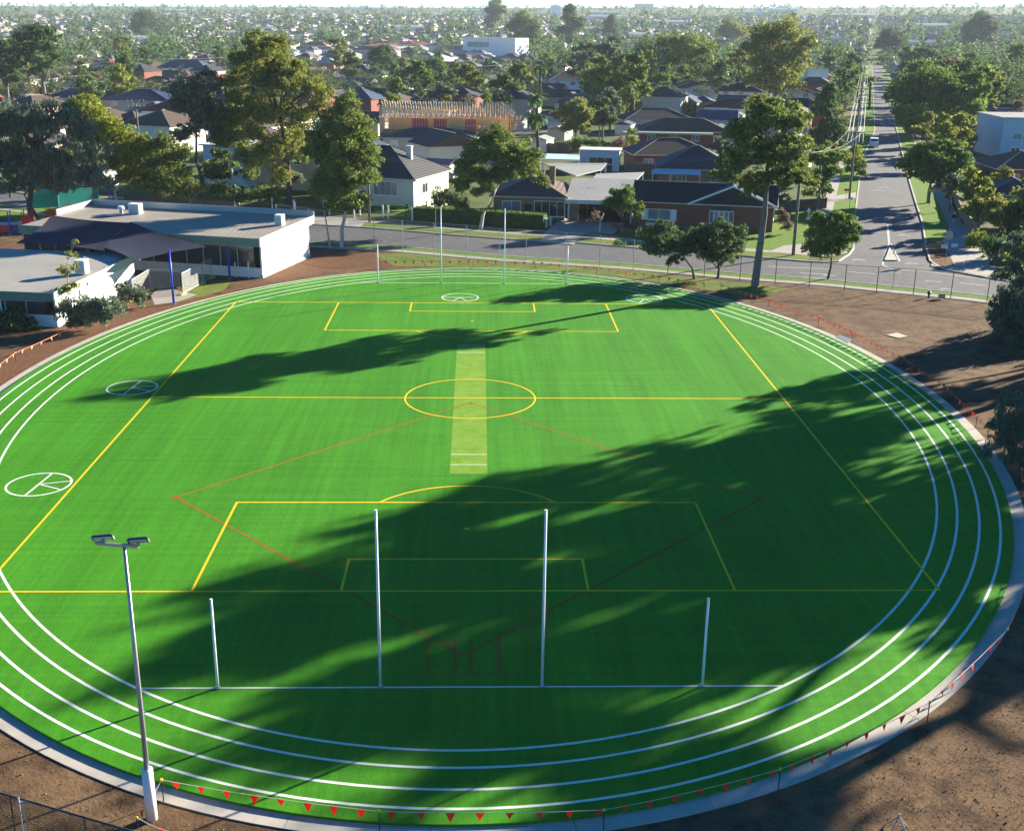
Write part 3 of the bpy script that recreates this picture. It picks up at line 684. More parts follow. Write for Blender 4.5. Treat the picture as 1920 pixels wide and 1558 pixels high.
# two storey pale house behind the left gums
c0=G(385,345); F=Fr((c0.x,c0.y,GZ),UA+.05)
house('two_storey_house','pale blue two-storey house with outside stair half hidden by gum trunks',F,11,9,6.2,'paleblue','pale','flat',windows=[dict(x=1.5,z=3.8,w=2.2,h=1.4),dict(x=7,z=3.8,w=2.2,h=1.4),dict(x=2,z=.8,w=2,h=1.6)],
   extra=lambda t,F:[MB().seg(F(4.5,-1.2,3.2),F(8.2,-1.2,.1),1,.15).build('stair',M['white'],t),MB().seg(F(4.5,-1.7,4.1),F(8.2,-1.7,1.0),.05,.05).build('handrail',M['white'],t),fbox(MB(),F,0,4.5,-1.7,-.003,3.0,3.15).build('landing',M['white'],t)])
c0=G(478,352); F=Fr((c0.x,c0.y,GZ),UA)
house('two_storey_house','peach rendered two-storey house glimpsed between the tall gums',F,15,10,6.4,'peach','terracotta','hip',windows=[dict(x=2,z=4,w=1.8,h=1.3),dict(x=7,z=4,w=1.8,h=1.3),dict(x=11,z=4,w=1.8,h=1.3),dict(x=4,z=1,w=2.5,h=1.5)])
# second row
def hrow(u0,v0,u1,v1,d,h,wall,roof,kind,label,**k):
    a=G(u0,v0);b_=G(u1,v1); F=Fr((a.x,a.y,a.z),angof(a,b_)); w=(b_-a).length
    wins=k.pop('windows',None)
    if wins is None:
        n=max(1,int(w/4.5)); wins=[dict(x=w*(i+.5)/n-.9,z=1.0 if h<4.5 else 3.9,w=1.8,h=1.3,pane='glassblue') for i in range(n)]
        if h>4.5: wins+=[dict(x=w*(i+.5)/n-.9,z=.9,w=1.8,h=1.4) for i in range(n)]
    return house(k.pop('name','house'),label,F,w,d,h,wall,roof,kind,windows=wins,**k)
hrow(718,284,890,287,11,2.7,'cream','charcoal','hip','long dark hip-roofed house in front of the timber house frame',pitch=.26)
hrow(806,322,900,318,10,4.2,'beige','brown','gable','house with bright cream gable end between tiled house and gum',ridge='y',pitch=.42)
hrow(1232,352,1378,356,12,3.0,'brownbrick','charcoal','hip','dark hip-roofed house directly behind the red brick house',pitch=.5,
   extra=lambda t,F:[MB().add([F(-1,-2.6,2.6),F(7,-2.6,2.6),F(7,-.5,3.0),F(-1,-.5,3.0),F(-1,-2.6,2.5),F(7,-2.6,2.5),F(7,-.5,2.9),F(-1,-.5,2.9)],[(0,1,2,3),(7,6,5,4),(0,4,5,1),(1,5,6,2),(2,6,7,3),(3,7,4,0)]).build('verandah_roof',M['paleblue'],t)]+[MB().tube([F(x,-2.4,0),F(x,-2.4,2.5)],.06,8).build('post',M['white'],t) for x in(-.8,2,4.6,6.8)])
hrow(1190,322,1340,322,11,2.9,'brick','brown','hip','low brown-roofed brick house beyond the tall paling fence',pitch=.42)
hrow(1200,272,1365,275,11,3,'brick','brown','hip','long brown tiled roof above a cream verandah beam',
   extra=lambda t,F: fbox(MB(),F,-4,16,-2.5,-1,2.6,3.0).build('verandah_beam',M['cream'],t))
hrow(1172,250,1300,250,11,3,'cream','charcoal','hip','dark roof with two pale ridge lines below the lime hedge',pitch=.42)
hrow(1308,248,1378,250,9,3,'beige','slate blue','gable','slate-roofed unit with pale gutter left of the tall gum')
hrow(1030,180,1088,180,12,5.6,'white','charcoal','hip','white two-storey house with black roof beside the palm',pitch=.4)
hrow(1266,196,1338,196,12,5.0,'paleblue','charcoal','hip','pale blue house with stepped dark roof, middle of three white ones',pitch=.4)
hrow(1346,201,1428,203,12,5.0,'white','black','hip','white house with black hip roof and central balcony window',pitch=.4)
hrow(1465,206,1522,206,11,5.2,'white','charcoal','hip','white gabled house immediately left of the ivy-dark street tree',pitch=.45)
hrow(1512,174,1550,174,9,9.5,'white','green','flat','tall narrow white building with green flat roof near the street')
hrow(196,226,320,228,14,5.0,'cream','navy','hip','house under a broad navy blue roof behind the left trees',pitch=.35)
hrow(292,148,388,150,14,4.6,'white','slate blue','hip','white house with pyramid blue metal roof, upper left',pitch=.5)
hrow(182,147,205,148,9,3.6,'cream','charcoal','gable','small cream gabled house under the left skyline trees',ridge='y')
hrow(160,190,192,191,8,3,'beige','pale','gable','small shed-like house with pale blue-white roof at left')
hrow(4,192,52,194,12,3.2,'brownbrick','brown','hip','brown tiled house at the far left edge with vent pipe')
hrow(110,138,215,134,12,4,'beige','charcoal','hip','wide dark-roofed house right of the big conifer')
hrow(10,155,75,157,12,3.2,'cream','brown','gable','brown-roofed house with cream gable left of the conifer')
hrow(620,188,680,190,12,3.6,'white','charcoal','hip','dark roofed house with white wall right of tallest left gum')
hrow(640,145,690,146,12,3.4,'brick','red','hip','dark red tiled house left of the round conifer')
hrow(566,100,612,101,12,6.2,'peach','terracotta','hip','orange two-storey house with terracotta roof, upper left centre')
hrow(662,111,712,112,12,6.5,'cream','terracotta','hip','cream two-storey house with red roof below the shops')
hrow(692,96,812,93,14,5,'white','red','hip','long white shop building with dull red roof')
hrow(815,108,862,110,14,6,'cream','grey','gable','cream building with grey roof left of the white office')
hrow(905,160,965,160,12,3.4,'brick','brown','hip','brown roofed house below the white office block')
hrow(1095,100,1128,100,12,6,'peach','terracotta','hip','salmon-walled block right of the tall dark skyline gum')
hrow(1330,92,1376,92,12,6,'beige','red','hip','red-roofed house beyond the autumn-tinted gum crown')
hrow(1846,214,1915,216,14,5.2,'beige','charcoal','hip','dark-roofed house behind the right-hand street trees')
hrow(1842,282,1880,284,12,4,'brick','terracotta','hip','red tiled house squeezed left of the light blue building')
hrow(1872,298,1990,300,16,8.2,'paleblue','pale','flat','tall light blue rendered building with white roof at right border',ov=.4)
hrow(1868,352,1990,354,12,3,'brick','brown','hip','brown-roofed brick house at right border below the blue building')
hrow(1846,400,1960,405,10,2.6,'brownbrick','charcoal','hip','low dark tiled roof over the corner garden at right')
# blue-white flat garage
a=G(1087,320);b_=G(1160,322); F=Fr((a.x,a.y,GZ),angof(a,b_))
house('garden_studio','pale blue flat-roofed garden studio with white fascia and dark door',F,(b_-a).length,5,3.6,'paleblue','pale','flat',windows=[dict(x=1.6,z=1.2,w=4.4,h=1.3,bars=2)],door=((b_-a).length-2.2,0),ov=.25)
# white office
a=G(868,112);b_=G(922,113); wq=(b_-a).length; F=Fr((a.x,a.y,a.z),angof(a,b_))
house('office_block','large white office block with glazed left front on the horizon',F,wq*1.8,30,16,'white','pale','flat',windows=[dict(x=wq*.15,z=9.2,w=wq*.75,h=4,bars=6,pane='glassblue'),dict(x=wq*.35,z=2.5,w=wq*.55,h=4,bars=3,pane='glass')],ov=.1)
# timber house frame under construction
def timber_house():
    zb=3.1; a=G(712,249,GZ+zb); b_=G(962,252,GZ+zb); a.z=b_.z=GZ; F=Fr(a,angof(a,b_)); w=(b_-a).length; d=10; h=3.2
    t=thing('timber_house_frame',a,'unfinished two-storey house of bare pine studs and roof trusses','building site')
    mb=MB(); fbox(mb,F,0,w,0,d,0,zb); mb.build('ground_floor',M['fencewood'],t)
    mb=MB(); fbox(mb,F,w*.52,w*.63,1.4,1.6,zb+.01,zb+h-.2); fbox(mb,F,w*.74,w-1,1.4,1.6,zb+.01,zb+h-.2); fbox(mb,F,1,w-1,d-1,d-.9,zb+.01,zb+h-.2); o=mb.build('lining',M['timber'],t)
    mb=MB()
    for x0,x1 in((w*.24,w*.36),(w*.40,w*.50),(w*.64,w*.72)): fbox(mb,F,x0,x1,1.2,1.35,zb+.01,zb+h-.3)
    mb.build('pink_wrap',M['pinkwrap'],t)
    n=int(w/.6)
    for yy,nm in((0.05,'front_studs'),(d-.05,'rear_studs')):
        mb=MB()
        for i in range(n+1): mb.seg(F(w*i/n,yy,zb),F(w*i/n,yy,zb+h),.07,.1)
        for z in(zb+.06,zb+h*.52,zb+h-.05): mb.seg(F(0,yy-.01,z),F(w,yy-.01,z),.1,.1)
        for x in(w*.1,w*.55,w*.8): mb.seg(F(x,yy-.06,zb),F(x+3,yy-.06,zb+h),.05,.1); mb.seg(F(x+3,yy-.12,zb),F(x,yy-.12,zb+h),.05,.1)
        mb.build(nm,M['timber'],t)
    for x in(0,w):
        mb=MB()
        for i in range(14): mb.seg(F(x,.3+d*i/14.5,zb),F(x,.3+d*i/14.5,zb+h),.07,.1)
        mb.build('side_studs',M['timber'],t)
    nt=52
    for sgn,y0_,y1_ in((0,-.75,d/2-.05),):
        mb=MB(); m_=26
        for i in range(m_):
            xa=w*i/m_; xb=w*(i+.5)/m_; xc=w*(i+1)/m_; mb.seg(F(xa,y0_,zb+h+.1),F(xb,y1_,zb+h+3.1),.12,.12); mb.seg(F(xb,y1_,zb+h+3.1),F(xc,y0_,zb+h+.1),.12,.12)
        mb.build('roof_bracing',M['truss'],t)
    for i in range(nt):
        x=w*i/(nt-1); mb=MB(); z0=zb+h+.05; zp=z0+3.0
        mb.seg(F(x,-.7,z0),F(x,d+.7,z0),.09,.14); mb.seg(F(x,-.7,z0),F(x,d/2,zp),.09,.14); mb.seg(F(x,d+.7,z0),F(x,d/2,zp),.09,.14)
        mb.seg(F(x,d*.25,z0),F(x,d*.36,z0+1.7),.07,.1); mb.seg(F(x,d*.5,z0),F(x,d*.36,z0+1.7),.07,.1); mb.seg(F(x,d*.5,z0),F(x,d*.64,z0+1.7),.07,.1); mb.seg(F(x,d*.75,z0),F(x,d*.64,z0+1.7),.07,.1)
        mb.seg(F(x,d*.0,z0+.02),F(x+.02,0,z0+.5),.07,.1)
        mb.build('roof_truss',M['truss'],t)
timber_house()
# ------------------------------------------------------------------ school buildings
def school(name,label,near,far,rl,d1,wallh,fas,roofm,front,dirt=None,parapet=False,extra=None):
    """end wall runs near->far; the building extends rl metres to the left"""
    F=Fr((near.x,near.y,GZ),angof(near,far)-math.pi/2)      # x from left to right with the end wall at x=0, y to the back
    D=(far-near).length; t=thing(name,near,label,'school building')
    mb=MB(); fbox(mb,F,-rl,0,0,D,0,wallh); 
    mb=MB(); fbox(mb,F,-.2,0,0,D,0,wallh+.1)
    o=mb.build('end_wall',M['white'],t)
    mb=MB(); fbox(mb,F,-rl,-.2,.0,.15,0,1.05); fbox(mb,F,-rl,-.2,D-.2,D,0,wallh); fbox(mb,F,-rl,-rl+.2,.15,D-.2,0,wallh); mb.build('front_wall',M['weatherboard'],t)
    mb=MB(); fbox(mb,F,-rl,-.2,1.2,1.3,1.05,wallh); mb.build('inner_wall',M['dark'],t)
    k=0; x=-.9
    while x>-rl:
        mb=MB(); fbox(mb,F,x-1.9,x-1.82,.02,.12,1.05,wallh); fbox(mb,F,x-1.8,x-.05,.04,.1,wallh-.35,wallh); f=mb.build('window',M['beige'],t)
        mb=MB(); fbox(mb,F,x-1.8,x-.02,.06,.09,1.06,wallh-.36); mb.build('pane',M['glass'],f); x-=1.95
    ov=front; zr=wallh+.1
    mb=MB(); q=[F(-rl-.5,-ov,zr+fas-.1),F(.45,-ov,zr+fas-.1),F(.45,D+.4,zr+fas+.25),F(-rl-.5,D+.4,zr+fas+.25)]
    lo=[p-Vector((0,0,.12)) for p in q]; mb.add(q+lo,[(0,1,2,3),(7,6,5,4),(0,4,5,1),(1,5,6,2),(2,6,7,3),(3,7,4,0)]); ro=mb.build('roof',roofm,t)
    mb=MB(); mb.seg(F(-rl-.55,-ov-.05,zr+fas/2-.05),F(.5,-ov-.05,zr+fas/2-.05),.08,fas+.12); mb.build('fascia',M['green_fascia'],t)
    mb=MB(); mb.seg(F(.5,-ov+.0,zr+fas/2-.02),F(.5,D+.4,zr+fas/2+.3),.08,fas+.15); mb.build('end_fascia',M['pale_fascia'],t)
    if parapet: mb=MB(); mb.seg(F(-rl-.5,D+.5,zr+fas+.35),F(.5,D+.5,zr+fas+.35),.14,1.1); mb.seg(F(-rl-.5,D*.45,zr+fas+.2),F(-rl-.5,D+.4,zr+fas+.35),.14,1.0); mb.build('parapet',M['galv'],ro)
    return t,F,ro,D
nA=G(110,614); fA=G(255,543)
tA,FA,rA,DA=school('school_building','low school building with pale ribbed roof at the left edge',nA,fA,26,0,2.55,.62,M['metal_roof'],1.1)
for x in(-9.6,-4.5): mb=MB(); mb.tube([FA(x,-.95,0),FA(x,-.95,2.7)],.06,8); mb.build('verandah_post',M['white'],tA)
mb=MB(); mb.seg(FA(-.1,-.02,.1),FA(-.1,-.02,2.6),.12,.12); mb.build('downpipe',M['white'],tA)
nB=G(541,872/4.8+340) if False else G(493,522); fB=G(581,483)
tB,FB,rB,DB=school('school_building','larger school building with green fascia and big blank white end wall',nB,fB,27,0,3.5,.75,M['school_roof'],1.3,parapet=True)
mb=MB(); fbox(mb,FB,-.25,.05,-.05,DB+.3,0,.35); mb.build('plinth',M['pale_fascia'],tB)
def acunit(t,F,ro,x,y,z,label,w=.95):
    p=F(x,y,z); u=thing('air_conditioner',p,label,'air conditioner'); mb=MB(); fbox(mb,F,x-w/2,x+w/2,y-.45,y+.45,z,z+1.25); mb.build('cabinet',M['white'],u)
    mb=MB(); 
    for k in range(7): fbox(mb,F,x-w/2+.08,x+w/2-.08,y-.5,y-.453,z+.15+k*.14,z+.22+k*.14)
    for k in range(7): fbox(mb,F,x+w/2+.003,x+w/2+.05,y-.38,y+.38,z+.15+k*.14,z+.22+k*.14)
    mb.build('louvre',M['galv'],u)
    mb=MB(); mb.tube([F(x+w/2+.03,y-.3,z+.1),F(x+w/2+.03,y-.3,z-.6)],.04,6); mb.build('pipe',M['galv'],u)
acunit(tA,FA,rA,-.7,DA*.42,3.4,'white air conditioner box on the ribbed left school roof')
acunit(tB,FB,rB,-.9,DB*.55,4.35,'white air conditioner tower on the roof corner above white end wall',.8)
acunit(tB,FB,rB,-19.5,DB*.72,4.4,'grey roof plant box on the back left of the larger school roof',1.3)
p=G(207,385); mb=MB()
t=thing('vent_hood',FB(-21,DB*.7,4.4),'round white vent cowl beside the grey roof plant box','vent')
c=FB(-21.2,DB*.7,4.4); mb.tube([c,c+Vector((0,0,.5))],.2,12); mb.build('flue',M['galv'],t); mb=MB(); mb.tube([c+Vector((0,0,.5)),c+Vector((0,0,.62)),c+Vector((0,0,.9))],[.2,.42,.3],14); mb.build('cowl',M['white'],t)
# shade sails
def sail(cs,label,post=None,sag=.6):
    cs=[G(u,v,GZ+z) for u,v,z in cs]; n=14; c=sum(cs,Vector())/len(cs); vs=[];fs=[]
    for j in range(n+1):
        for i in range(n+1):
            s,t_=i/n,j/n; e=.10
            s2=s; p=(cs[0]*(1-s)*(1-t_)+cs[1]*s*(1-t_)+cs[2]*s*t_+cs[3]*(1-s)*t_)
            pull=e*(4*s*(1-s)*(abs(2*t_-1)**3)+4*t_*(1-t_)*(abs(2*s-1)**3)); p=p.lerp(c,pull); p.z-=sag*4*s*(1-s)*4*t_*(1-t_)*.4; vs.append(p)
    for j in range(n):
        for i in range(n): k=j*(n+1)+i; fs.append((k,k+1,k+n+2,k+n+1))
    nv=len(vs); vs2=vs+[p-Vector((0,0,.02)) for p in vs]; fs2=fs+[tuple(a+nv for a in f[::-1]) for f in fs]
    return MB().add(vs2,fs2).build('shade_sail',M['sail'],None,True,origin=(c.x,c.y,GZ),label=label,cat='shade sail')
sail([(30,456,4.0),(96,404,5.2),(250,418,5.0),(192,470,4.0)],'dark navy shade sail between the two school roofs, left one')
sail([(186,462,4.1),(244,416,5.0),(388,463,4.1),(252,490,3.9)],'navy shade sail stretched towards the blue pole, right one')
for (u,v,v2,lab) in((326,570,470,'bright blue post standing at the right corner of shade sail'),(431,522,455,'bright blue post in front of larger school building windows'),(208,392,347,'blue post rising behind the larger school roof')):
    p=G(u,v); h=hpx(u,v,v2); t=thing('sail_post',p,lab,'post'); MB().tube([p,p+Vector((-.05,0,h))],.11,12).build('pole',M['blue'],t,True); MB().tube([p,p+Vector((0,0,.04))],.24,12).build('foot_plate',M['galv'],t)
    MB().tube([p+Vector((-.05,0,h)),p+Vector((-.05,0,h+.08))],.13,12).build('cap',M['blue'],t)
for i,u,v,v2 in((0,442,520,492),(1,467,522,492),(2,478,520,497)):
    p=G(u,v); h=hpx(u,v,v2); t=thing('bollard',p,'%s white bollard from left beside the big school end wall'%ORD[i],'bollard','short white bollards by the school'); MB().tube([p,p+Vector((0,0,h))],.08,10).build('post',M['white'],t); MB().tube([p+Vector((0,0,h)),p+Vector((0,0,h+.06))],[.085,.02],10).build('cap',M['galv'],t)
# temporary fence panels
def tfence(u0,v0,u1,v1,label):
    a=G(u0,v0);b_=G(u1,v1); t=thing('temporary_fence_panel',(a+b_)/2,label,'fence panel','temporary fence panels by the school'); h=2.1; mb=MB()
    for p in(a,b_): mb.tube([p+Vector((0,0,.1)),p+Vector((0,0,h))],.03,8)
    mb.tube([a+Vector((0,0,h)),b_+Vector((0,0,h))],.03,8); mb.tube([a+Vector((0,0,.15)),b_+Vector((0,0,.15))],.03,8); mb.build('frame',M['galv'],t)
    MB().add([a+Vector((0,0,.17)),b_+Vector((0,0,.17)),b_+Vector((0,0,h-.02)),a+Vector((0,0,h-.02))],[(0,1,2,3)]).build('mesh',M['mesh_temp'],t)
    for p in(a,b_): MB().box(p+Vector((0,0,.08)),(.3,.75,.16),F.a).build('foot',M['yellow'],t)
tfence(250,566,282,545,'leftmost wire temporary fence panel on yellow feet beside bush')
tfence(343,553,380,533,'middle temporary fence panel on yellow feet right of blue post')
tfence(381,532,398,522,'rightmost short temporary fence panel on yellow feet')
tfence(283,544,338,540,'temporary fence panel in shade under the sail')
# fences around the yards
def fence(px,h,name,label,m,th=.08,rails=True,cat='fence'):
    P=[G(u,v) for u,v in px]; t=thing(name,P[0],label,cat)
    for a,b_ in zip(P[:-1],P[1:]):
        MB().seg(a+Vector((0,0,h/2)),b_+Vector((0,0,h/2)),th,h).build('panel',m,t)
    for p in P: MB().box(p+Vector((0,0,h/2+.05)),(th+.1,th+.1,h+.1)).build('post',m,t)
fence([(236,392),(330,396),(440,402)],1.7,'timber_fence','brown timber fence behind the left gum trees',M['fencewood'])
fence([(1172,325),(1235,330),(1240,345)],2.0,'timber_fence','dark paling fence right of the pale blue studio',M['fencewood'])
fence([(1012,283),(1045,288),(1085,287)],1.9,'timber_fence','dark paling fence left of the pale blue studio',M['fencewood'])
fence([(1782,352),(1800,405),(1826,440)],1.5,'garden_wall','low brown brick garden wall along the corner footpath',M['brownbrick'],.25,cat='wall')
fence([(1150,428),(1195,440),(1395,448)],.5,'garden_wall','low brick wall in shade below the red brick house',M['brick'],.25,cat='wall')
fence([(1460,398),(1548,392)],1.6,'timber_fence','dark paling fence behind the brick house side lawn',M['fencewood'])
fence([(800,398),(832,386),(850,380)],1.5,'timber_fence','pale timber side fence right of the cream tiled house',M['cream'])
fence([(60,392),(110,388),(185,381)],2.4,'screen','turquoise cloth screen behind the playground trees',M['turq'],cat='screen')
# white posts along the house front
wp=[(511,395,372),(554,404,380),(618,404,382),(664,410,386),(675,405,386),(718,408,386),(728,411,387),(773,414,391),(552,402,376)]
for i,(u,v,v2) in enumerate(sorted(wp)):
    p=G(u,v); h=max(.8,hpx(u,v,v2)); t=thing('fence_post',p,'%s white stub post from left along the far footpath'%ORD[i],'post','white stub posts along the far footpath')
    MB().box(p+Vector((0,0,h/2)),(.2,.2,h)).build('shaft',M['white'],t); MB().box(p+Vector((0,0,h+.03)),(.26,.26,.06)).build('cap',M['white'],t)
for i,(u,v) in enumerate(((1024,427),(1032,424))):
    p=G(u,v); t=thing('gate_pillar',p,'%s pale pillar at the driveway end of the hedge'%('left','right')[i],'pillar'); MB().box(p+Vector((0,0,.55)),(.35,.35,1.1)).build('shaft',M['cream'],t); MB().box(p+Vector((0,0,1.15)),(.45,.45,.1)).build('cap',M['white'],t)
p=G(1515,412); t=thing('birdbath',p,'small white pedestal ornament on the sunny side lawn','ornament'); MB().tube([p,p+Vector((0,0,.15)),p+Vector((0,0,.2)),p+Vector((0,0,.95))],[.35,.3,.12,.1],12).build('pedestal',M['white'],t); MB().tube([p+Vector((0,0,.95)),p+Vector((0,0,1.1)),p+Vector((0,0,1.6))],[.12,.32,.05],14).build('bowl',M['white'],t)
# playground
def playground():
    p=G(22,440); t=thing('play_structure',p,'red and blue climbing play structure at the left edge','play equipment'); F=Fr(p,.2)
    for x in(-1.6,-.2,1.4,2.4):
        for y in(0,1.6): MB().tube([F(x,y,0),F(x,y,2.8)],.07,8).build('post',M['signred'] if x!=-.2 else M['blue'],t)
    fbox(MB(),F,-1.6,2.4,0,1.6,1.2,1.3).build('deck',M['galv'],t)
    fbox(MB(),F,1.45,2.35,-.04,.0,1.3,2.3).build('panel',M['redplastic'],t); fbox(MB(),F,-1.5,-.3,-.04,.0,.3,1.2).build('panel',M['redplastic'],t)
    mb=MB(); mb.seg(F(2.4,.8,1.3),F(4.4,.8,.2),.7,.08); mb.build('slide',M['redplastic'],t)
    mb=MB(); 
    for k in range(6): mb.seg(F(.1,-.3+.05*k,.2*k+.1),F(1.2,-.3+.05*k,.2*k+.1),.05,.05)
    mb.build('ladder',M['blue'],t)
    for u,v,c,lab in((120,416,'yellow','yellow play cube on posts beyond the shade sail'),(137,408,'redplastic','red play cube on posts beyond the shade sail'),(98,418,'orange_flag','orange panel play frame left of yellow play cube')):
        q=G(u,v); s=thing('play_cube',q,lab,'play equipment'); 
        for x in(-.5,.5):
            for y in(-.5,.5): MB().tube([q+Vector((x,y,0)),q+Vector((x,y,2.0))],.05,8).build('post',M['signred'],s)
        MB().box(q+Vector((0,0,1.2)),(.95,.95,.9)).build('panel',M[c],s)
playground()
# ------------------------------------------------------------------ cars
def car(u,v,ang,colour,label,kind='car',mname=None,Zt=None):
    p=G(u,v); m=mat('car paint '+colour,{'white':(.7,.7,.7),'silver':(.42,.44,.46),'blue':(.03,.10,.25),'black':(.02,.02,.025),'red':(.35,.03,.02),'grey':(.12,.13,.14)}[colour],.3,spec=.6)
    van=kind=='van'; L_,Wd=(4.9,1.9) if van else (4.3,1.75); Hh=1.95 if van else 1.45
    F=Fr(p,ang); t=thing('parked_'+kind,p,label,kind,'vehicles parked in the side streets and driveways')
    if van: prof=[(0,.35),(0,1.0),(.15,1.15),(1.0,1.35),(1.5,1.93),(4.8,1.95),(4.9,1.8),(4.9,.35)]; cab=None
    else: prof=[(0,.3),(0,.72),(.15,.85),(1.15,.95),(3.6,.97),(4.25,.9),(4.3,.7),(4.3,.3)]; cab=[(1.1,.95),(1.75,1.42),(3.2,1.45),(3.95,.97)]
    def ext_(pr,w,inset=0):
        mb=MB(); n=len(pr); vs=[F(x-L_/2,-w/2+(inset*(z-.95) if z>.95 else 0),z) for x,z in pr]+[F(x-L_/2,w/2-(inset*(z-.95) if z>.95 else 0),z) for x,z in pr]
        return mb.add(vs,[tuple(range(n)),tuple(range(n,2*n))[::-1]]+[(i,n+i,n+(i+1)%n,(i+1)%n) for i in range(n)])
    body=ext_(prof,Wd,.1 if van else 0).build('body',m,t)
    if cab: ext_(cab,Wd-.1,.35).build('cabin',M['glass'],t); c2=[(1.75,1.425),(1.78,1.46),(3.15,1.49),(3.22,1.455)]; ext_(c2,Wd-.12,.35).build('roof_panel',m,t)
    else:
        mb=MB()
        for s in(-1,1): fbox(mb,F,-1.2,2.2,s*(Wd/2-.03)-.02,s*(Wd/2-.03)+.02,1.25,1.7)
        mb.add([F(1.02-L_/2,-.75,1.4),F(1.02-L_/2,.75,1.4),F(1.46-L_/2,.7,1.9),F(1.46-L_/2,-.7,1.9)],[(0,1,2,3)]); fbox(mb,F,L_/2-.01,L_/2+.03,-.7,.7,1.2,1.75); mb.build('side_window',M['glass'],t)
    for x in(-L_/2+.85,L_/2-.85):
        for s in(-1,1):
            wv=MB().tube([F(x,s*(Wd/2-.2),.32),F(x,s*(Wd/2+.02),.32)],.32,16).build('wheel',M['tyre'],t); MB().tube([F(x,s*(Wd/2+.01),.32),F(x,s*(Wd/2+.035),.32)],.19,12).build('rim',M['galv'],wv)
    for s in(-1,1):
        fbox(MB(),F,-L_/2-.03,-L_/2+.05,s*.62-.18,s*.62+.18,.6,.75).build('headlight',M['lens'],t); fbox(MB(),F,L_/2-.05,L_/2+.03,s*.68-.14,s*.68+.14,.65,.85).build('tail_light',M['signred'],t)
car(1531,303,UA+.1,'silver','silver car parked on a driveway left of the side street')
car(1638,276,SA,'white','white van parked at the left kerb of the side street','van')
car(1646,236,SA,'black','black car parked beyond the white van under a tree')
car(1824,318,SA+.3,'blue','blue car on the grass right of the round street tree')
car(1750,262,SA,'silver','silver car half hidden behind bushes right of the street')
car(1808,302,SA+1.4,'grey','grey car in the driveway behind the blue car')
car(1648,150,SA,'grey','grey car at the left kerb just past the far crossroad')
car(1672,142,SA,'white','small white car at the right kerb far up the side street')
car(1655,122,SA,'red','dull red car furthest up the side street')
car(1657,168,SA,'white','white car at the far crossroad of the side street')
car(1095,404,UA+1.6,'grey','dark grey car nose just inside the carport bay') if False else None
# ------------------------------------------------------------------ poles, wires, signs
def wire(a,b_,sag,r,parent=None,n=10):
    pts=[a.lerp(b_,k/n)-Vector((0,0,sag*4*(k/n)*(1-k/n))) for k in range(n+1)]
    return pts
POLES={}
def upole(key,u,v,h,ang,label,arms=(.35,),aw=2.2,m='pole_wood',r=.17,Z=None):
    p=G(u,v) if Z is None else Z; t=thing('power_pole',p,label,'power pole','timber power poles with crossarms')
    MB().tube([p,p+Vector((0,0,h))],[r,r*.7],10).build('pole',M[m],t,True); pts=[]
    for dz in arms:
        c=p+Vector((0,0,h-dz)); d=Vector((math.cos(ang),math.sin(ang),0))*aw/2; arm=MB().seg(c-d,c+d,.12,.14).build('crossarm',M[m],t)
        for k in(-1,-.5,.5,1): q=c+d*k*.92; MB().tube([q+Vector((0,0,.07)),q+Vector((0,0,.28))],.05,6).build('insulator',M['white'],arm); pts.append(q+Vector((0,0,.28)))
    POLES[key]=(pts,p+Vector((0,0,h)),t)
def wires(a,b_,label,idx=None,sag=.8,r=.022):
    pa,pb=POLES[a][0],POLES[b_][0]; mb=MB()
    for k in (idx or range(min(len(pa),len(pb)))): mb.tube(wire(pa[k],pb[k],sag,r),r,4,False)
    mb.build('power_lines',M['wire'],None,origin=pa[0],label=label,cat='wires',group='overhead power lines')
pa=SA-math.pi/2
upole('s0',1592,374,10.5,pa,'leaning timber power pole with two crossarms at near street end',(.3,1.9),2.6)
base=Vector(G(1592,374))
for i,(d_,h) in enumerate(((44,11),(88,11),(135,11),(185,11),(240,11),(300,11),(370,11))):
    q=base+Vector((SD.x,SD.y,0))*d_; q=Vector((q.x,q.y,GZ)); upole('s%d'%(i+1),0,0,h,pa,'%s timber pole up the left side of the side street'%ORD[i+1],(.3,1.9) if i<3 else (.3,),2.6,Z=q)
for i in range(7): wires('s%d'%i,'s%d'%(i+1),'power lines over the street, %s span from the corner'%ORD[i],r=.028 if i<3 else .035)
upole('c0',1487,480,12.,UA+math.pi/2,'stout grey timber pole on the corner grass verge',(.3,),2.4,r=.2)
upole('l0',693,418,8.6,UA+math.pi/2,'brown timber pole at the far footpath by the cream house',(.3,),2.0)
upole('l1',1045,0,8.8,UA+math.pi/2,'x',(.3,),2.,Z=Vector((-70,178,GZ))); POLES['l1'][2]['label']='timber pole on the back road beyond the school, far left'
upole('m0',264,300,11,.5,'double-insulator power pole among the left tree crowns',(.2,1.2),3.2)
upole('m1',762,178,10,.3,'white-topped pole right of the round conifer',(.3,),2.6)
upole('m2',447,0,10,.3,'x',(.3,),2.6,Z=G(590,132)); POLES['m2'][2]['label']='timber pole right of the tallest left gum crown'
upole('m3',0,0,10,.3,'x',(.3,),2.6,Z=G(222,158)); POLES['m3'][2]['label']='timber pole standing beside the dark roof at upper left'
upole('m4',0,0,10,.3,'x',(.3,),2.6,Z=G(1123,262)); POLES['m4'][2]['label']='slim pole between the olive tree and lime hedge'
upole('m5',0,0,10,.3,'x',(.3,),2.6,Z=G(897,175)); POLES['m5'][2]['label']='slim pole above the right end of the timber frame house'
upole('m6',0,0,11,.3,'x',(.3,),2.6,Z=G(18,200)); POLES['m6'][2]['label']='timber pole at the far left edge of the suburb'
upole('m7',0,0,11,.3,'x',(.3,),2.6,Z=G(1062,140)); POLES['m7'][2]['label']='timber pole left of the white two-storey house'
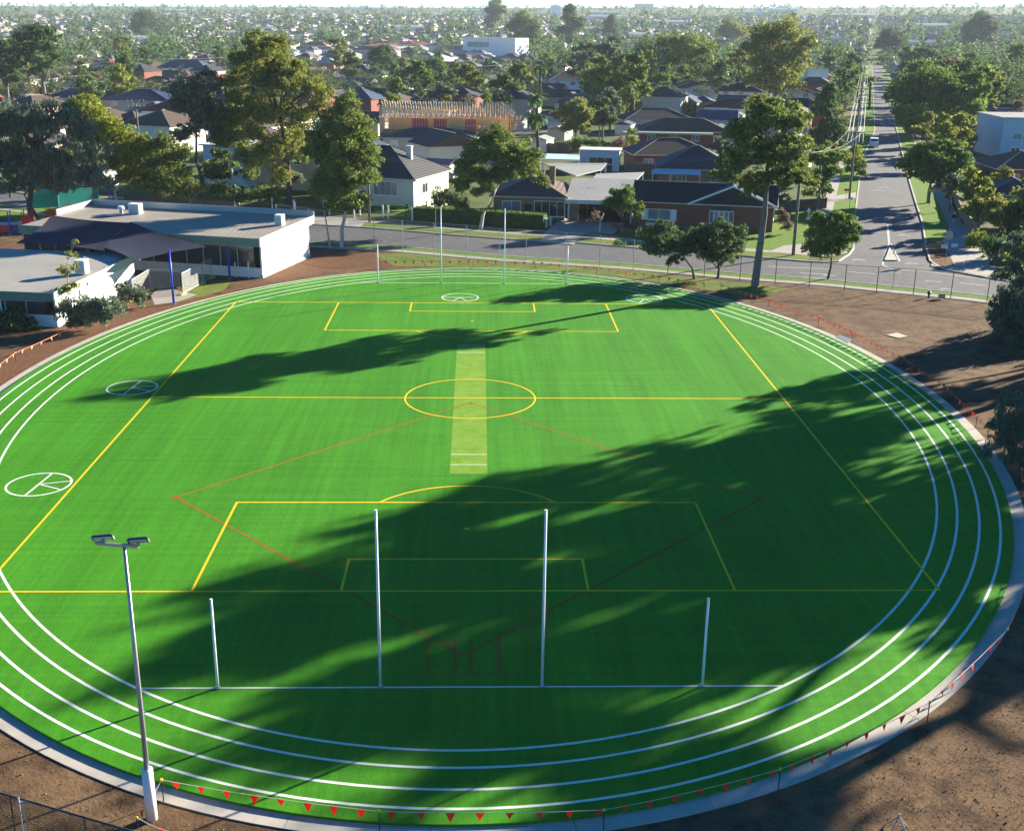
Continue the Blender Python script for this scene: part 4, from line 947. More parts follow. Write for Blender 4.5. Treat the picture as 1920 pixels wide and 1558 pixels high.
for i,(a,b_,l) in enumerate((('m3','m2','wires crossing above the blue pyramid roof'),('m1','m5','wires above the timber house frame'),('m2','m1','wires passing the round conifer'),('m6','m3','wires at the far upper left'),('m6','m0','wires rising from the double-insulator pole'),('m5','m7','wires leading to the white two-storey house'),('m7','m4','wires beside the palm trees'),('l1','l0','wires along the far side of back road'),('c0','s0','wires between the corner pole and street pole'),('l0','c0','wires along the house fronts'),('m1','m4','long wires right of the timber frame'))):
    wires(a,b_,l,idx=(0,3) if i>2 else None,sag=1.2,r=.02 if i<8 else .012)
s0=POLES['s0'][0][4]; mb=MB(); mb.tube(wire(s0,G(1538,366)+Vector((0,0,2.9)),1.2,.03),.02,5,False); mb.tube(wire(s0,G(1478,384)+Vector((0,0,3.2)),1.5,.03),.02,5,False)
mb.build('service_wire',M['wire'],None,origin=s0,label='pale service wires drooping from street pole to brick house',cat='wires')
def sign(u,v,v2,name,label,shape,col,w=.7,legs=1,face=None,cat='sign'):
    p=G(u,v); h=hpx(u,v,v2); t=thing(name,p,label,cat); MB().tube([p,p+Vector((0,0,h))],.035,8).build('pole',M['galv'],t)
    c=p+Vector((0,-.06,h-w*.45)); mb=MB(); n=4 if shape in('diamond','rect') else 8 if shape=='oct' else 24; 
    if shape=='rect': mb.box(c,(w,.03,w*.42))
    else:
        off=0 if shape!='oct' else math.pi/8; ring=[(math.cos(2*math.pi*k/n+off)*w/2,math.sin(2*math.pi*k/n+off)*w/2) for k in range(n)]
        vs=[c+Vector((x,-.015,z)) for x,z in ring]+[c+Vector((x,.015,z)) for x,z in ring]; mb.add(vs,[tuple(range(n)),tuple(range(n,2*n))[::-1]]+[(i,(i+1)%n,n+(i+1)%n,n+i) for i in range(n)])
    mb.build('sign_face',M[col],t); return t,c
t,c=sign(1742,388,349,'warning_sign','yellow diamond warning sign under the round street tree','diamond','signyellow',1.15)
mb=MB()   # black arrow-like symbol
mb.seg(c+Vector((-.22,-.03,-.05)),c+Vector((0,-.03,.15)),.02,.07); mb.seg(c+Vector((0,-.03,.15)),c+Vector((.22,-.03,-.05)),.02,.07); mb.build('symbol',M['dark'],t)
sign(1773,489,434,'round_sign','round grey-backed road sign on the corner garden bed','disc','galv',1.0)
sign(1586,372,352,'red_sign','small red street sign beside the near street pole','rect','signred',.8)
sign(1592,396,368,'notice_board','white notice plate with blue symbol at the street pole foot','rect','white',.7)
sign(1673,545,505,'small_sign','slim grey sign pole seen through the fence, right of island','rect','galv',.4)
sign(817,432,384,'keep_left_sign','thin grey sign pole left of the near hedge','diamond','galv',.45)
p=G(1676,478); t=thing('island_post',p,'small dark post on the triangular traffic island','post'); MB().tube([p,p+Vector((0,0,1))],.05,8).build('post',M['dark_metal'],t); MB().box(p+Vector((0,0,1.02)),(.14,.05,.2)).build('reflector',M['galv'],t)
p=G(1752,473); t=thing('timber_bench',p,'brown timber bench on the corner garden bed','bench'); F=Fr(p,-.1)
fbox(MB(),F,-1.5,1.2,-.25,.25,.45,.55).build('seat',M['brownbrick'],t); fbox(MB(),F,-1.5,1.2,.26,.32,.6,1.0).build('backrest',M['brownbrick'],t)
for x in(-1.3,1.0): fbox(MB(),F,x-.06,x+.06,-.2,.3,0,.449).build('leg',M['dark_metal'],t)
for u,v,lab in((1769,474,'small white plate sign in front of the corner bench'),(1788,472,'cream plate sign right of the corner bench')):
    p=G(u,v); t=thing('plate_sign',p,lab,'sign'); MB().tube([p,p+Vector((0,0,.8))],.03,8).build('pole',M['galv'],t); MB().box(p+Vector((0,-.05,.75)),(.8,.04,.42)).build('plate',M['white'],t)
for u,v,lab in((1776,372,'dark wheelie bin beside the brick garden wall'),):
    p=G(u,v); t=thing('wheelie_bin',p,lab,'bin'); MB().box(p+Vector((0,0,.5)),(.55,.6,.85)).build('body',M['rubberbin'],t); MB().box(p+Vector((0,0,.97)),(.62,.68,.08)).build('lid',M['signred'],t)
    for s in(-1,1): MB().tube([p+Vector((s*.27,.3,.12)),p+Vector((s*.33,.3,.12))],.12,10).build('wheel',M['tyre'],t)
for i,(u,v) in enumerate(((1741,559),(1765,561))):
    p=G(u,v); t=thing('hydrant',p,('round dark fixture at fence foot, left of the pair','grey boxy fixture at fence foot, right of the pair')[i],'fixture')
    if i==0: MB().tube([p,p+Vector((0,0,.3)),p+Vector((0,0,.55)),p+Vector((0,0,.7))],[.08,.1,.2,.1],12).build('body',M['dark_metal'],t)
    else: MB().box(p+Vector((0,0,.35)),(.6,.3,.4)).build('body',M['galv'],t)
# crane far away
p=G(1690,75); t=thing('tower_crane',p,'faint red and white crane on the hazy skyline above the street','crane'); k=(p.length)/FOC
a=p; tt=at_depth(p,1677,24); e=at_depth(p,1692,46); q2=at_depth(p,1679,48)
MB().tube([q2,tt],.25,5).build('mast',M['signred'],t); MB().tube([tt,e],.3,5).build('jib',M['signred'],t); MB().tube([e,Vector((p.x,p.y,p.z))],.35,5).build('tower',M['white'],t)
# person
def person():
    p=G(1787,424); p.z+=.08; bm_v=[];ed=[];rad=[]
    def v(x,y,z,r): bm_v.append((x,y,z)); rad.append(r); return len(bm_v)-1
    pel=v(0,0,.95,.135); wa=v(0,0,1.12,.12); ch=v(0,-.01,1.34,.145); nk=v(0,0,1.5,.055); hb=v(0,-.01,1.58,.075); ht_=v(0,-.01,1.70,.085)
    ed+=[(pel,wa),(wa,ch),(ch,nk),(nk,hb),(hb,ht_)]
    for s,f in((-1,1),(1,-1)):
        h=v(s*.09,0,.88,.085); kn=v(s*.09,-.12*f-.03,.5,.058); an=v(s*.09,-.22*f+.08*(f<0),.09,.038); to=v(s*.1,-.22*f-.1,.03,.035); ed+=[(pel,h),(h,kn),(kn,an),(an,to)]
        sh=v(s*.19,0,1.40,.06); el=v(s*.23,.1*f,1.14,.042); wr=v(s*.2,-.05+.05*f,.93,.028); ed+=[(ch,sh),(sh,el),(el,wr)]
        pm=v(s*.2,-.07+.05*f,.86,.03); ed.append((wr,pm))
        for k in range(4): q=v(s*.2+(k-1.5)*.02,-.09+.05*f,.79-.006*(k in(1,2)),.009); ed.append((pm,q))
        q=v(s*.17,-.12+.05*f,.84,.010); ed.append((pm,q))
    me=bpy.data.meshes.new('person'); me.from_pydata(bm_v,ed,[]); o=bpy.data.objects.new('person',me); COL.objects.link(o); o.location=p; OFF[o.name]=Vector(p)
    md=o.modifiers.new('skin','SKIN'); md.use_smooth_shade=True
    sk=me.skin_vertices[0].data
    for i,r in enumerate(rad): sk[i].radius=(r,r); sk[i].use_root=(i==0)
    o.modifiers.new('sub','SUBSURF').levels=1; o.modifiers['sub'].render_levels=1
    me.materials.append(M['skin']); tag(o,'pedestrian in dark top and pale trousers walking on corner footpath','person')
    MB().tube([p+Vector((0,0,z)) for z in(.93,1.1,1.3,1.42,1.47)],[.17,.16,.2,.21,.1],14).build('jacket',M['cloth_dark'],o,True)
    for s,f in((-1,1),(1,-1)):
        MB().tube([p+Vector((s*.09,0,.93)),p+Vector((s*.09,-.12*f-.03,.5)),p+Vector((s*.09,-.22*f+.08*(f<0),.13))],[.12,.085,.07],10).build('trouser_leg',M['cloth_pale'],o,True)
        MB().tube([p+Vector((s*.19,0,1.42)),p+Vector((s*.23,.1*f,1.14)),p+Vector((s*.2,-.05+.05*f,.95))],[.08,.065,.05],10).build('sleeve',M['cloth_dark'],o,True)
    MB().tube([p+Vector((0,.01,1.66)),p+Vector((0,.01,1.70)),p+Vector((0,.01,1.76)),p+Vector((0,.01,1.81))],[.16,.115,.10,.04],14).build('hat',M['white'],o,True)
person()
# ------------------------------------------------------------------ trees
def npmesh(name,V,m,smooth=False):
    """V: (n,4,3) quads"""
    n=len(V); me=bpy.data.meshes.new(name); me.vertices.add(n*4); me.loops.add(n*4); me.polygons.add(n)
    me.vertices.foreach_set('co',V.reshape(-1).astype(np.float32)); me.loops.foreach_set('vertex_index',np.arange(n*4,dtype=np.int32))
    me.polygons.foreach_set('loop_start',np.arange(0,n*4,4,dtype=np.int32)); me.update(calc_edges=True); me.materials.append(m); return me
def leaves(blobs,dens,size,seed,droop=.3,fill=.35,sub=.5,limit=16000):
    """leaf clumps on irregular sub-clumps spread through each blob (x,y,z,rx,rz)"""
    g=np.random.default_rng(seed); out=[]
    tot=sum(b[3]*b[3] for b in blobs); 
    for (x,y,z,rx,rz) in blobs:
        n=int(min(dens*12.57*rx*rx,limit*rx*rx/tot))
        ns=max(7,int(13*(1+rx*.35))); d=g.normal(size=(ns,3)); d/=np.linalg.norm(d,axis=1)[:,None]; d[:,2]=np.where(d[:,2]<-.35,-d[:,2]*.6,d[:,2])
        rad=np.where(g.random(ns)<fill,g.uniform(.15,.7,ns),g.uniform(.72,1.02,ns)); sc=d*rad[:,None]; sr=g.uniform(.55,1.3,ns)*sub
        k=g.integers(0,ns,n); q=g.normal(size=(n,3)); q/=np.linalg.norm(q,axis=1)[:,None]; q*= (g.random(n)**.4)[:,None]
        q[:,2]=q[:,2]*.85; p=sc[k]+q*sr[k][:,None]; p[:,2]-=droop*np.abs(g.normal(size=n))*.12
        P=p*np.array([rx,rx,rz])+np.array([x,y,z])
        s=size*g.uniform(.6,1.35,n)
        nv=q+g.normal(size=(n,3))*.75+np.array([0,0,.25]); nv/=np.linalg.norm(nv,axis=1)[:,None]
        a=np.cross(nv,g.normal(size=(n,3))); a/=np.linalg.norm(a,axis=1)[:,None]+1e-9
        if droop>.5: a=a*.6+np.array([0,0,-1.]); a/=np.linalg.norm(a,axis=1)[:,None]
        b=np.cross(nv,a); b/=np.linalg.norm(b,axis=1)[:,None]+1e-9
        L_=s*(1.0+.5*droop); w_=s*(.62-.2*droop)
        A=a*L_[:,None];B=b*w_[:,None]
        out.append(np.stack([P-A*.5,P+B*.5-A*.05,P+A*.6,P-B*.5+A*.05],1))
    return np.concatenate(out)
def branches(mb,base,blobs,r0,path=None,nb=9):
    path=path or [base,base.lerp(Vector(blobs[0][:3]),.6),Vector(blobs[0][:3])]
    n=len(path); mb.tube([path[0]-Vector((0,0,.1))]+path,[r0*1.35]+[r0*(1-.62*i/(n-1)) for i in range(n)],9)
    start=path[1:] if n>2 else path
    for b in blobs[:nb]:
        c=Vector(b[:3]); s=min(start,key=lambda q:(q-c).length+(3 if q.z>c.z else 0)); 
        if (s-c).length<.4: continue
        m_=s.lerp(c,.5)+Vector((random.uniform(-.3,.3),random.uniform(-.3,.3),random.uniform(0,.5)))
        mb.tube([s,m_,c],[r0*.45,r0*.32,r0*.14],6)
        for k in range(3):
            e=c+Vector((random.uniform(-1,1),random.uniform(-1,1),random.uniform(.1,.9)))*b[3]*.85; mb.tube([m_.lerp(c,.6),e],[r0*.2,r0*.06],5)
def tree(name,label,base,blobs,leaf,bark='bark_grey',r0=None,path=None,dens=18,size=.36,cat='tree',group=None,droop=.35,fill=.3,sub=.4,limit=20000,seed=None,nb=9):
    seed=seed or random.randrange(10**6); t=thing(name,base,label,cat,group)
    V=leaves(blobs,dens,size,seed,droop,fill,sub,limit)-np.array(base)
    me=npmesh('crown',V,LF[leaf]); o=bpy.data.objects.new('crown',me); COL.objects.link(o); o.parent=t
    if r0:
        mb=MB(); branches(mb,Vector(base),blobs,r0,path,nb); mb.build('trunk',M[bark],t,True)
    return t
def ptree(label,base,bl,leaf,bark='bark_grey',r0=.25,path=None,name='gum_tree',zflat=.95,depth=.5,ydup=True,rs=1.3,**k):
    """crown laid out from measured positions at the tree's own distance"""
    b=G(*base); s=(Vector((b.x,b.y)).length*ct)/FOC; blobs=[]; g=random.Random(int(base[0]*7+base[1])); n=Vector((sy,cy,0))
    for i,(u,v,rp) in enumerate(bl):
        c=at_depth(b,u,v); r=rp*s*rs; sh=g.uniform(-depth,depth)*r
        c2=c+n*sh; blobs.append((c2.x,c2.y,c2.z,r,r*zflat))
        if ydup and rp*s>1.0:
            for q in(-1,1): e=c+n*q*r*g.uniform(.8,1.25)+Vector((g.uniform(-.3,.3)*r,0,g.uniform(-.45,-.05)*r)); blobs.append((e.x,e.y,e.z,r*.72,r*.66*zflat))
    pth=[b]+[at_depth(b,u,v) for u,v in (path or [])]
    if len(pth)<2: pth=None
    return tree(name,label,b,blobs,leaf,bark,r0,pth,**k)
ptree('tall lone gum at the corner, bare trunk and dark spreading crown',(1415,538),[(1440,225,42),(1395,255,36),(1485,225,30),(1372,305,30),(1465,290,40),(1512,335,24),(1425,200,24),(1445,335,30),(1400,345,26),(1500,270,24),(1350,330,20),(1420,280,34),(1480,325,26),(1455,198,18),(1500,300,18),(1520,365,15)],'gum','bark_grey',.42,[(1424,470),(1434,400),(1437,350),(1440,290)],dens=28,size=.29,rs=1.1,fill=.2,limit=42000,sub=.32)
ptree('small dark spreading tree leaning left by the fence',(1302,524),[(1235,455,26),(1270,465,24),(1218,440,17),(1300,458,22),(1262,490,15),(1245,430,16),(1222,470,15)],'dark','bark_grey',.17,[(1298,503),(1280,480)],dens=45,size=.24,name='small_tree')
ptree('small dark bushy tree right beside the left-leaning one',(1346,522),[(1345,445,26),(1378,460,20),(1325,465,22),(1365,490,16),(1352,430,18),(1318,440,15),(1388,440,15),(1340,485,16)],'dark','bark_dark',.16,[(1348,505),(1346,470)],dens=45,size=.24,name='small_tree')
ptree('round street tree with full crown beside the side street mouth',(1552,524),[(1548,430,26),(1582,425,22),(1532,458,20),(1592,452,17),(1562,465,20),(1538,415,15),(1600,435,12),(1525,475,12),(1570,408,13)],'green','bark_dark',.15,[(1558,500),(1560,470)],dens=45,size=.26,name='street_tree')
ptree('dense oval gum right of the big white end wall',(641,464),[(640,205,22),(612,232,22),(672,235,22),(640,262,32),(690,285,24),(598,285,24),(650,325,32),(690,335,20),(615,345,26),(670,375,20),(640,375,22),(600,372,16),(700,305,16),(585,260,14),(650,225,22),(640,292,30),(618,312,26),(665,312,26),(600,258,20),(682,258,20),(640,345,28),(655,190,16)],'gum','bark_white',.26,[(641,430),(648,400),(640,350),(640,280)],dens=42,size=.29,limit=42000,sub=.42)
ptree('thin pale leaning trunk beside the dense oval gum',(619,466),[(600,345,16),(612,325,14),(592,365,10)],'gum','bark_white',.13,[(612,420),(605,378)],dens=20,size=.3)
ptree('tallest left gum with broad golden-green top above the school',(541,392),[(500,95,30),(462,112,28),(530,118,26),(492,150,32),(545,155,28),(588,165,24),(440,150,22),(510,205,36),(570,215,26),(465,205,28),(540,262,34),(500,290,30),(570,290,26),(525,325,24),(600,195,20),(440,185,22),(480,75,20),(520,85,20),(555,130,20),(610,175,14),(475,250,26)],'olive','bark_dark',.45,[(542,350),(538,290),(525,220),(505,150)],dens=30,size=.33,limit=46000,sub=.36,nb=18,rs=1.12,fill=.25)
ptree('white-trunked gum standing at the back road left of the tallest gum',(447,388),[(440,255,22),(428,228,22),(460,290,20),(418,268,16),(468,325,15),(450,215,16)],'gum','bark_white',.24,[(440,350),(430,300),(436,260)],dens=20,size=.36)
ptree('dark-trunked she-oak with rounded grey crown above the school roof',(381,392),[(362,170,30),(395,155,24),(338,195,22),(380,225,28),(410,210,20),(350,250,20),(335,165,18),(375,195,28),(402,250,16)],'blue','bark_dark',.32,[(382,350),(368,300),(368,230)],dens=26,size=.32,rs=1.12,sub=.38)
ptree('bushy grey-green tree rising behind the middle of school roof',(285,388),[(290,300,24),(320,325,20),(268,335,20),(330,288,18),(305,358,16),(345,340,16),(300,270,18)],'gum','bark_grey',.2,None,dens=20,size=.34)
ptree('leaning yellow-green wattle behind the blue sail post',(222,393),[(215,255,26),(250,275,22),(190,235,26),(232,305,22),(165,210,24),(268,285,16),(200,285,22),(240,330,15),(180,260,22),(145,200,18)],'lime','bark_white',.2,[(215,360),(235,330),(225,290)],dens=22,size=.36)
ptree('huge dark drooping she-oak over the playground, far left',(62,424),[(60,235,36),(20,225,32),(105,225,34),(150,255,30),(40,295,38),(100,300,38),(150,325,30),(182,285,26),(5,295,32),(188,340,22),(120,350,20),(-25,280,40),(-10,230,36),(75,330,28),(20,345,22),(125,215,20)],'blue','bark_dark',.45,[(55,385),(60,340),(65,280)],dens=26,size=.34,droop=.8,limit=34000,rs=1.12,sub=.38)
ptree('second slender dark trunk leaning beside the huge she-oak',(78,421),[(95,330,22),(110,310,18)],'blue','bark_dark',.2,[(60,390),(45,365)],dens=16,size=.36,droop=.8)
ptree('white-trunked leaning gum in front of the clipped hedge',(901,431),[(928,262,24),(962,285,22),(898,285,22),(878,315,22),(990,315,20),(918,335,22),(868,345,16),(1012,340,15),(950,325,22),(940,290,20),(895,365,12),(975,300,18),(910,355,15),(1003,290,14)],'gum','bark_white',.26,[(905,405),(918,385),(935,345),(940,300)],dens=46,size=.28,limit=40000)
ptree('small round bushy tree before the carport',(1166,436),[(1165,375,20),(1143,385,14),(1190,388,14),(1178,362,13),(1155,365,12),(1195,400,9)],'green','bark_grey',.11,[(1167,415)],dens=40,size=.25,name='small_tree')
ptree('pollarded pale stump with a drooping tuft by the driveway',(1124,436),[(1115,405,10),(1108,415,8)],'brown','bark_white',.16,[(1126,415),(1132,400)],dens=20,size=.22,name='pruned_tree')
ptree('tiny lollipop sapling with thin trunk behind the fence',(1163,497),[(1165,459,8),(1158,456,6)],'green','bark_white',.04,[(1162,480),(1164,462)],dens=50,size=.18,name='sapling',nb=0)
ptree('wide umbrella-shaped dark tree on right of the side street',(1741,382),[(1722,300,22),(1757,288,26),(1788,298,22),(1738,325,20),(1775,325,20),(1702,308,15),(1803,315,14),(1730,282,16),(1785,278,16),(1710,330,10),(1798,338,10)],'green','bark_grey',.35,[(1742,360),(1748,330)],dens=24,size=.4,zflat=.75,name='street_tree')
ptree('bright lime-edged tree up the right kerb of the side street',(1716,262),[(1718,240,16),(1733,232,12),(1700,222,16),(1720,212,15),(1740,215,10),(1690,212,10)],'lime','bark_grey',.25,None,dens=12,size=.55,name='street_tree')
ptree('largest spreading gum mass right of the street top',(1758,252),[(1692,165,20),(1722,152,24),(1760,150,28),(1800,172,26),(1790,200,24),(1742,190,28),(1700,190,20),(1820,150,20),(1775,170,24),(1680,180,14)],'green','bark_grey',.6,None,dens=10,size=.7,limit=14000)
ptree('darker gum behind the largest one, at its right shoulder',(1838,222),[(1822,132,20),(1845,152,20),(1850,180,18),(1800,128,16),(1862,200,14),(1835,170,18),(1872,190,12)],'dark','bark_dark',.5,None,dens=9,size=.7,limit=9000)
ptree('dark pointed tree draped in ivy left of the side street',(1548,292),[(1553,180,15),(1548,205,18),(1556,232,20),(1568,258,18),(1537,255,16),(1545,275,15),(1556,165,9)],'dark','bark_dark',.35,None,dens=14,size=.5,name='ivy_tree')
ptree('yellow-green street tree hanging over near the street pole',(1600,330),[(1598,300,14),(1610,318,11),(1590,320,10),(1604,282,10)],'lime','bark_grey',.15,None,dens=18,size=.4,name='street_tree')
ptree('broad golden-topped gum behind the tall lone gum',(1462,212),[(1430,72,24),(1475,62,26),(1508,78,18),(1450,100,28),(1492,105,22),(1408,92,16),(1440,135,24),(1480,140,22),(1420,120,18),(1450,165,18),(1412,150,14),(1490,160,14)],'olive','bark_grey',.7,None,dens=8,size=.85,limit=13000)
ptree('dark-sided large gum just left of the three white houses',(1305,178),[(1290,85,24),(1318,92,18),(1268,110,22),(1250,80,16),(1300,125,24),(1325,115,14),(1275,72,14),(1310,150,16)],'gum','bark_white',.6,None,dens=8,size=.85,limit=9000)
ptree('dark gum forming the left half of the tree pair',(1225,160),[(1220,92,20),(1215,122,20),(1185,120,20),(1240,115,18),(1205,140,16),(1200,98,14)],'dark','bark_dark',.6,None,dens=8,size=.85,limit=9000)
ptree('dark pointed gum left of the dark-sided large gum',(1152,150),[(1150,100,15),(1158,122,15),(1142,118,13),(1150,80,10)],'dark','bark_dark',.5,None,dens=8,size=.9)
ptree('spreading gum between palm and the white houses',(1150,232),[(1128,150,24),(1165,165,22),(1108,140,18),(1152,190,22),(1185,175,16),(1130,178,20),(1145,135,16),(1105,165,14),(1160,212,16)],'gum','bark_dark',.5,None,dens=11,size=.62,limit=10000)
ptree('sparse olive tree with round top below the palm, right',(1080,268),[(1078,200,20),(1098,215,16),(1062,215,15),(1080,232,18),(1065,240,12),(1095,240,12)],'olive','bark_grey',.3,None,dens=12,size=.5,fill=.6)
ptree('sparse rusty-brown autumn tree before the timber frame house',(945,262),[(940,212,17),(960,225,15),(925,228,13),(950,242,14),(935,200,10)],'brown','bark_grey',.18,None,dens=8,size=.4,fill=.7,name='autumn_tree')
ptree('round dark conifer near the upper centre-left red houses',(718,152),[(718,112,19),(708,128,15),(730,128,15),(718,98,11),(720,138,14)],'dark','bark_dark',.5,None,dens=9,size=.85,name='conifer')
ptree('round ivy-dark tree with glowing lime right edge',(810,180),[(808,135,20),(828,150,16),(790,150,16),(808,160,18),(820,125,12)],'green','bark_dark',.4,None,dens=10,size=.7)
ptree('tall dark broad conifer at the upper left edge',(53,140),[(50,68,14),(45,90,20),(62,92,17),(40,110,20),(65,112,18),(52,125,18),(55,55,8)],'dark','bark_dark',.6,None,dens=9,size=.9,name='conifer')
ptree('double dark skyline gum, upper left',(282,72),[(268,38,15),(292,48,15),(262,55,13),(300,60,12),(278,30,9)],'dark','bark_dark',.9,None,dens=6,size=1.4)
ptree('tall dark double-tiered gum on the skyline, upper centre',(1070,98),[(1068,20,9),(1068,35,11),(1082,48,11),(1060,60,12),(1072,75,12),(1088,40,7)],'dark','bark_white',.8,None,dens=6,size=1.2)
ptree('pair of grey gums on the skyline right of centre-left',(985,104),[(978,38,15),(1000,52,14),(965,52,14),(985,72,16),(1005,70,11),(965,75,12)],'gum','bark_grey',.8,None,dens=6,size=1.2)
ptree('highest skyline gum with open crown, top centre',(930,66),[(928,8,9),(940,20,9),(920,22,9),(930,35,12),(918,45,10)],'gum','bark_grey',.8,None,dens=6,size=1.4)
ptree('pointed dark gum directly under the thin mast line',(1145,82),[(1146,38,8),(1144,50,10),(1150,62,11),(1138,62,9)],'dark','bark_dark',.7,None,dens=6,size=1.2)
ptree('autumn-tinted round gum beside the golden-topped one',(1372,92),[(1370,52,14),(1388,60,12),(1358,62,11),(1372,68,12)],'olive','bark_grey',.7,None,dens=6,size=1.2)
ptree('isolated large hazy gum at upper right',(1838,95),[(1838,40,14),(1825,55,14),(1850,55,13),(1835,70,15),(1818,72,10),(1852,72,9)],'hazeleaf','bark_grey',.9,None,dens=6,size=1.5)
ptree('large rounded tree closing the view up the street',(1672,112),[(1668,68,13),(1682,75,12),(1660,82,12),(1675,92,13),(1690,88,9)],'hazeleaf','bark_grey',.7,None,dens=6,size=1.2,name='street_tree')
ptree('feathery dark gum beside the lime-edged street tree top',(1730,150),[(1735,100,12),(1745,110,11),(1728,115,12),(1738,128,12)],'dark','bark_dark',.6,None,dens=7,size=1.0)
ptree('sunlit mounded tree right of the umbrella tree',(1790,300),[(1790,255,14),(1808,265,13),(1775,262,11),(1760,270,10)],'olive','bark_grey',.2,None,dens=16,size=.4,name='garden_tree')
ptree('pale sapling growing in front of the white wall',(128,612),[(132,478,10),(125,510,14),(140,500,10),(120,545,14),(136,540,12),(128,575,10),(140,455,6)],'olive','bark_white',.07,[(128,570),(127,520),(132,475)],dens=16,size=.26,name='sapling',fill=.7)
# palms
def palm(label,base,top,r=3.2,n=34):
    b=G(*base); c=at_depth(b,*top); t=thing('palm_tree',b,label,'palm'); MB().tube([b,b.lerp(c,.5),c],[.42,.36,.34],10).build('trunk',M['bark_dark'],t,True)
    V=[]
    for i in range(n):
        a=random.uniform(0,6.28); e=random.uniform(-.35,1.2); L_=r*random.uniform(.8,1.1); p=c.copy(); dx,dy=math.cos(a),math.sin(a); prev=c.copy(); ang=e
        for k in range(6):
            nx=prev+Vector((dx*math.cos(ang),dy*math.cos(ang),math.sin(ang)))*L_/6; ang-=.33; w0=.5*(1-k/6.5)+.08; sd=Vector((-dy,dx,0))*w0; dr=Vector((0,0,-.25*w0))
            for s in(-1,1): V.append([prev,nx,nx+sd*s+dr,prev+sd*s+dr])
            prev=nx
    me=npmesh('crown',np.array([[list(q) for q in f] for f in V])-np.array(b),LF['green']); o=bpy.data.objects.new('crown',me); COL.objects.link(o); o.parent=t
palm('palm with bushy crown above the white two-storey house',(1013,215),(1013,128),3.6)
palm('lower palm left of the olive tree',(1008,250),(1006,185),3.4)
palm('palm in front of the cream building with red roof, upper centre',(772,140),(772,100),4.2)
palm('slim palm left of the white office building',(830,150),(822,100),3.5)
palm('palm beside the power lines up the street',(1612,205),(1604,150),3.8)
palm('twin palm right of the street power lines',(1630,205),(1632,150),3.2)
palm('dark stubby palm before the dark roof left of olive tree',(1010,292),(1005,222),3.0)
palm('date palm right of the timber frame end',(897,185),(893,160),3.2)
# shrubs
def shrub(label,base,bl,leaf='dark',**k): return ptree(label,base,bl,leaf,r0=None,name='shrub',cat='shrub',**{**dict(dens=40,size=.26,ydup=False,depth=.3),**k})
shrub('large grey-green bush against the left school end wall',(165,618),[(142,585,26),(175,582,26),(208,582,20),(155,605,18),(195,600,18)],'blue')
shrub('rounded grey-green bush right of the larger wall bush',(248,578),[(245,550,22),(262,562,16),(228,562,14)],'blue')
shrub('low dark bush in shade below the verandah post',(28,618),[(25,602,22),(55,612,16),(5,608,16)],'dark')
shrub('tiny bush with red flowers near the bunting end',(138,620),[(138,612,7),(126,610,6)],'dark',size=.15)
shrub('dark mounded bush under the leaning white gum',(848,400),[(830,372,18),(852,378,18),(868,385,14),(820,385,12)],'dark')
shrub('bare brown shrub in the bungalow front garden',(985,404),[(982,380,14),(995,390,12),(970,390,11)],'brown',fill=.7,dens=30)
shrub('bright lime shrub by the driveway pillar',(1035,408),[(1028,395,12),(1042,398,11),(1018,400,9)],'lime')
shrub('dark shrub under the brick house bay window',(1360,420),[(1352,402,20),(1372,408,15),(1335,412,14)],'dark')
shrub('reddish shrub at the right corner of the brick house',(1470,440),[(1470,415,12),(1476,428,10),(1466,400,9)],'brown',fill=.6)
shrub('rounded lime-topped shrub behind the corner garden wall',(1850,415),[(1838,385,20),(1860,382,18),(1822,398,14),(1848,405,16)],'olive')
shrub('dark tangled shrubs at the right border, upper one',(1895,440),[(1880,415,22),(1905,405,24),(1925,425,24),(1895,440,20)],'dark')
shrub('lime low shrub beside the curved corner footpath',(1838,470),[(1832,448,14),(1848,455,14),(1822,460,9)],'lime')
shrub('broad dark shrub mass below the garden wall at right',(1880,488),[(1862,460,20),(1885,468,20),(1905,480,18),(1855,478,12)],'dark')
shrub('yellow-green shrub clump at the right corner kerb',(1895,500),[(1888,486,9),(1902,490,10),(1915,488,10)],'lime')
shrub('pale twiggy bush by the right brick house',(1850,345),[(1842,325,14),(1855,335,12),(1835,338,10)],'brown',fill=.7)
shrub('small round topiary in front of studio wall',(1150,318),[(1148,312,8),(1156,316,7)],'lime')
shrub('row of low dark bushes under the cream house window',(740,396),[(722,388,6),(735,389,6),(748,389,6),(760,390,6)],'dark')
shrub('dark hedge clump between garage roofs and palm',(1100,290),[(1088,268,12),(1106,272,12),(1120,268,10),(1075,275,10)],'green')
shrub('brown leafless bush above the studio roof',(1165,300),[(1158,270,13),(1172,278,11),(1148,280,9)],'brown',fill=.7)
shrub('bright cone bush before the low brown roofs',(1185,288),[(1184,262,10),(1184,250,8),(1184,275,10)],'lime')
shrub('dark garden mass at the base of the two-storey houses',(440,388),[(410,362,20),(430,368,18),(468,372,14)],'dark')
shrub('sunlit bush between the left gum trunks',(505,392),[(490,365,16),(508,375,14),(520,362,12)],'gum')
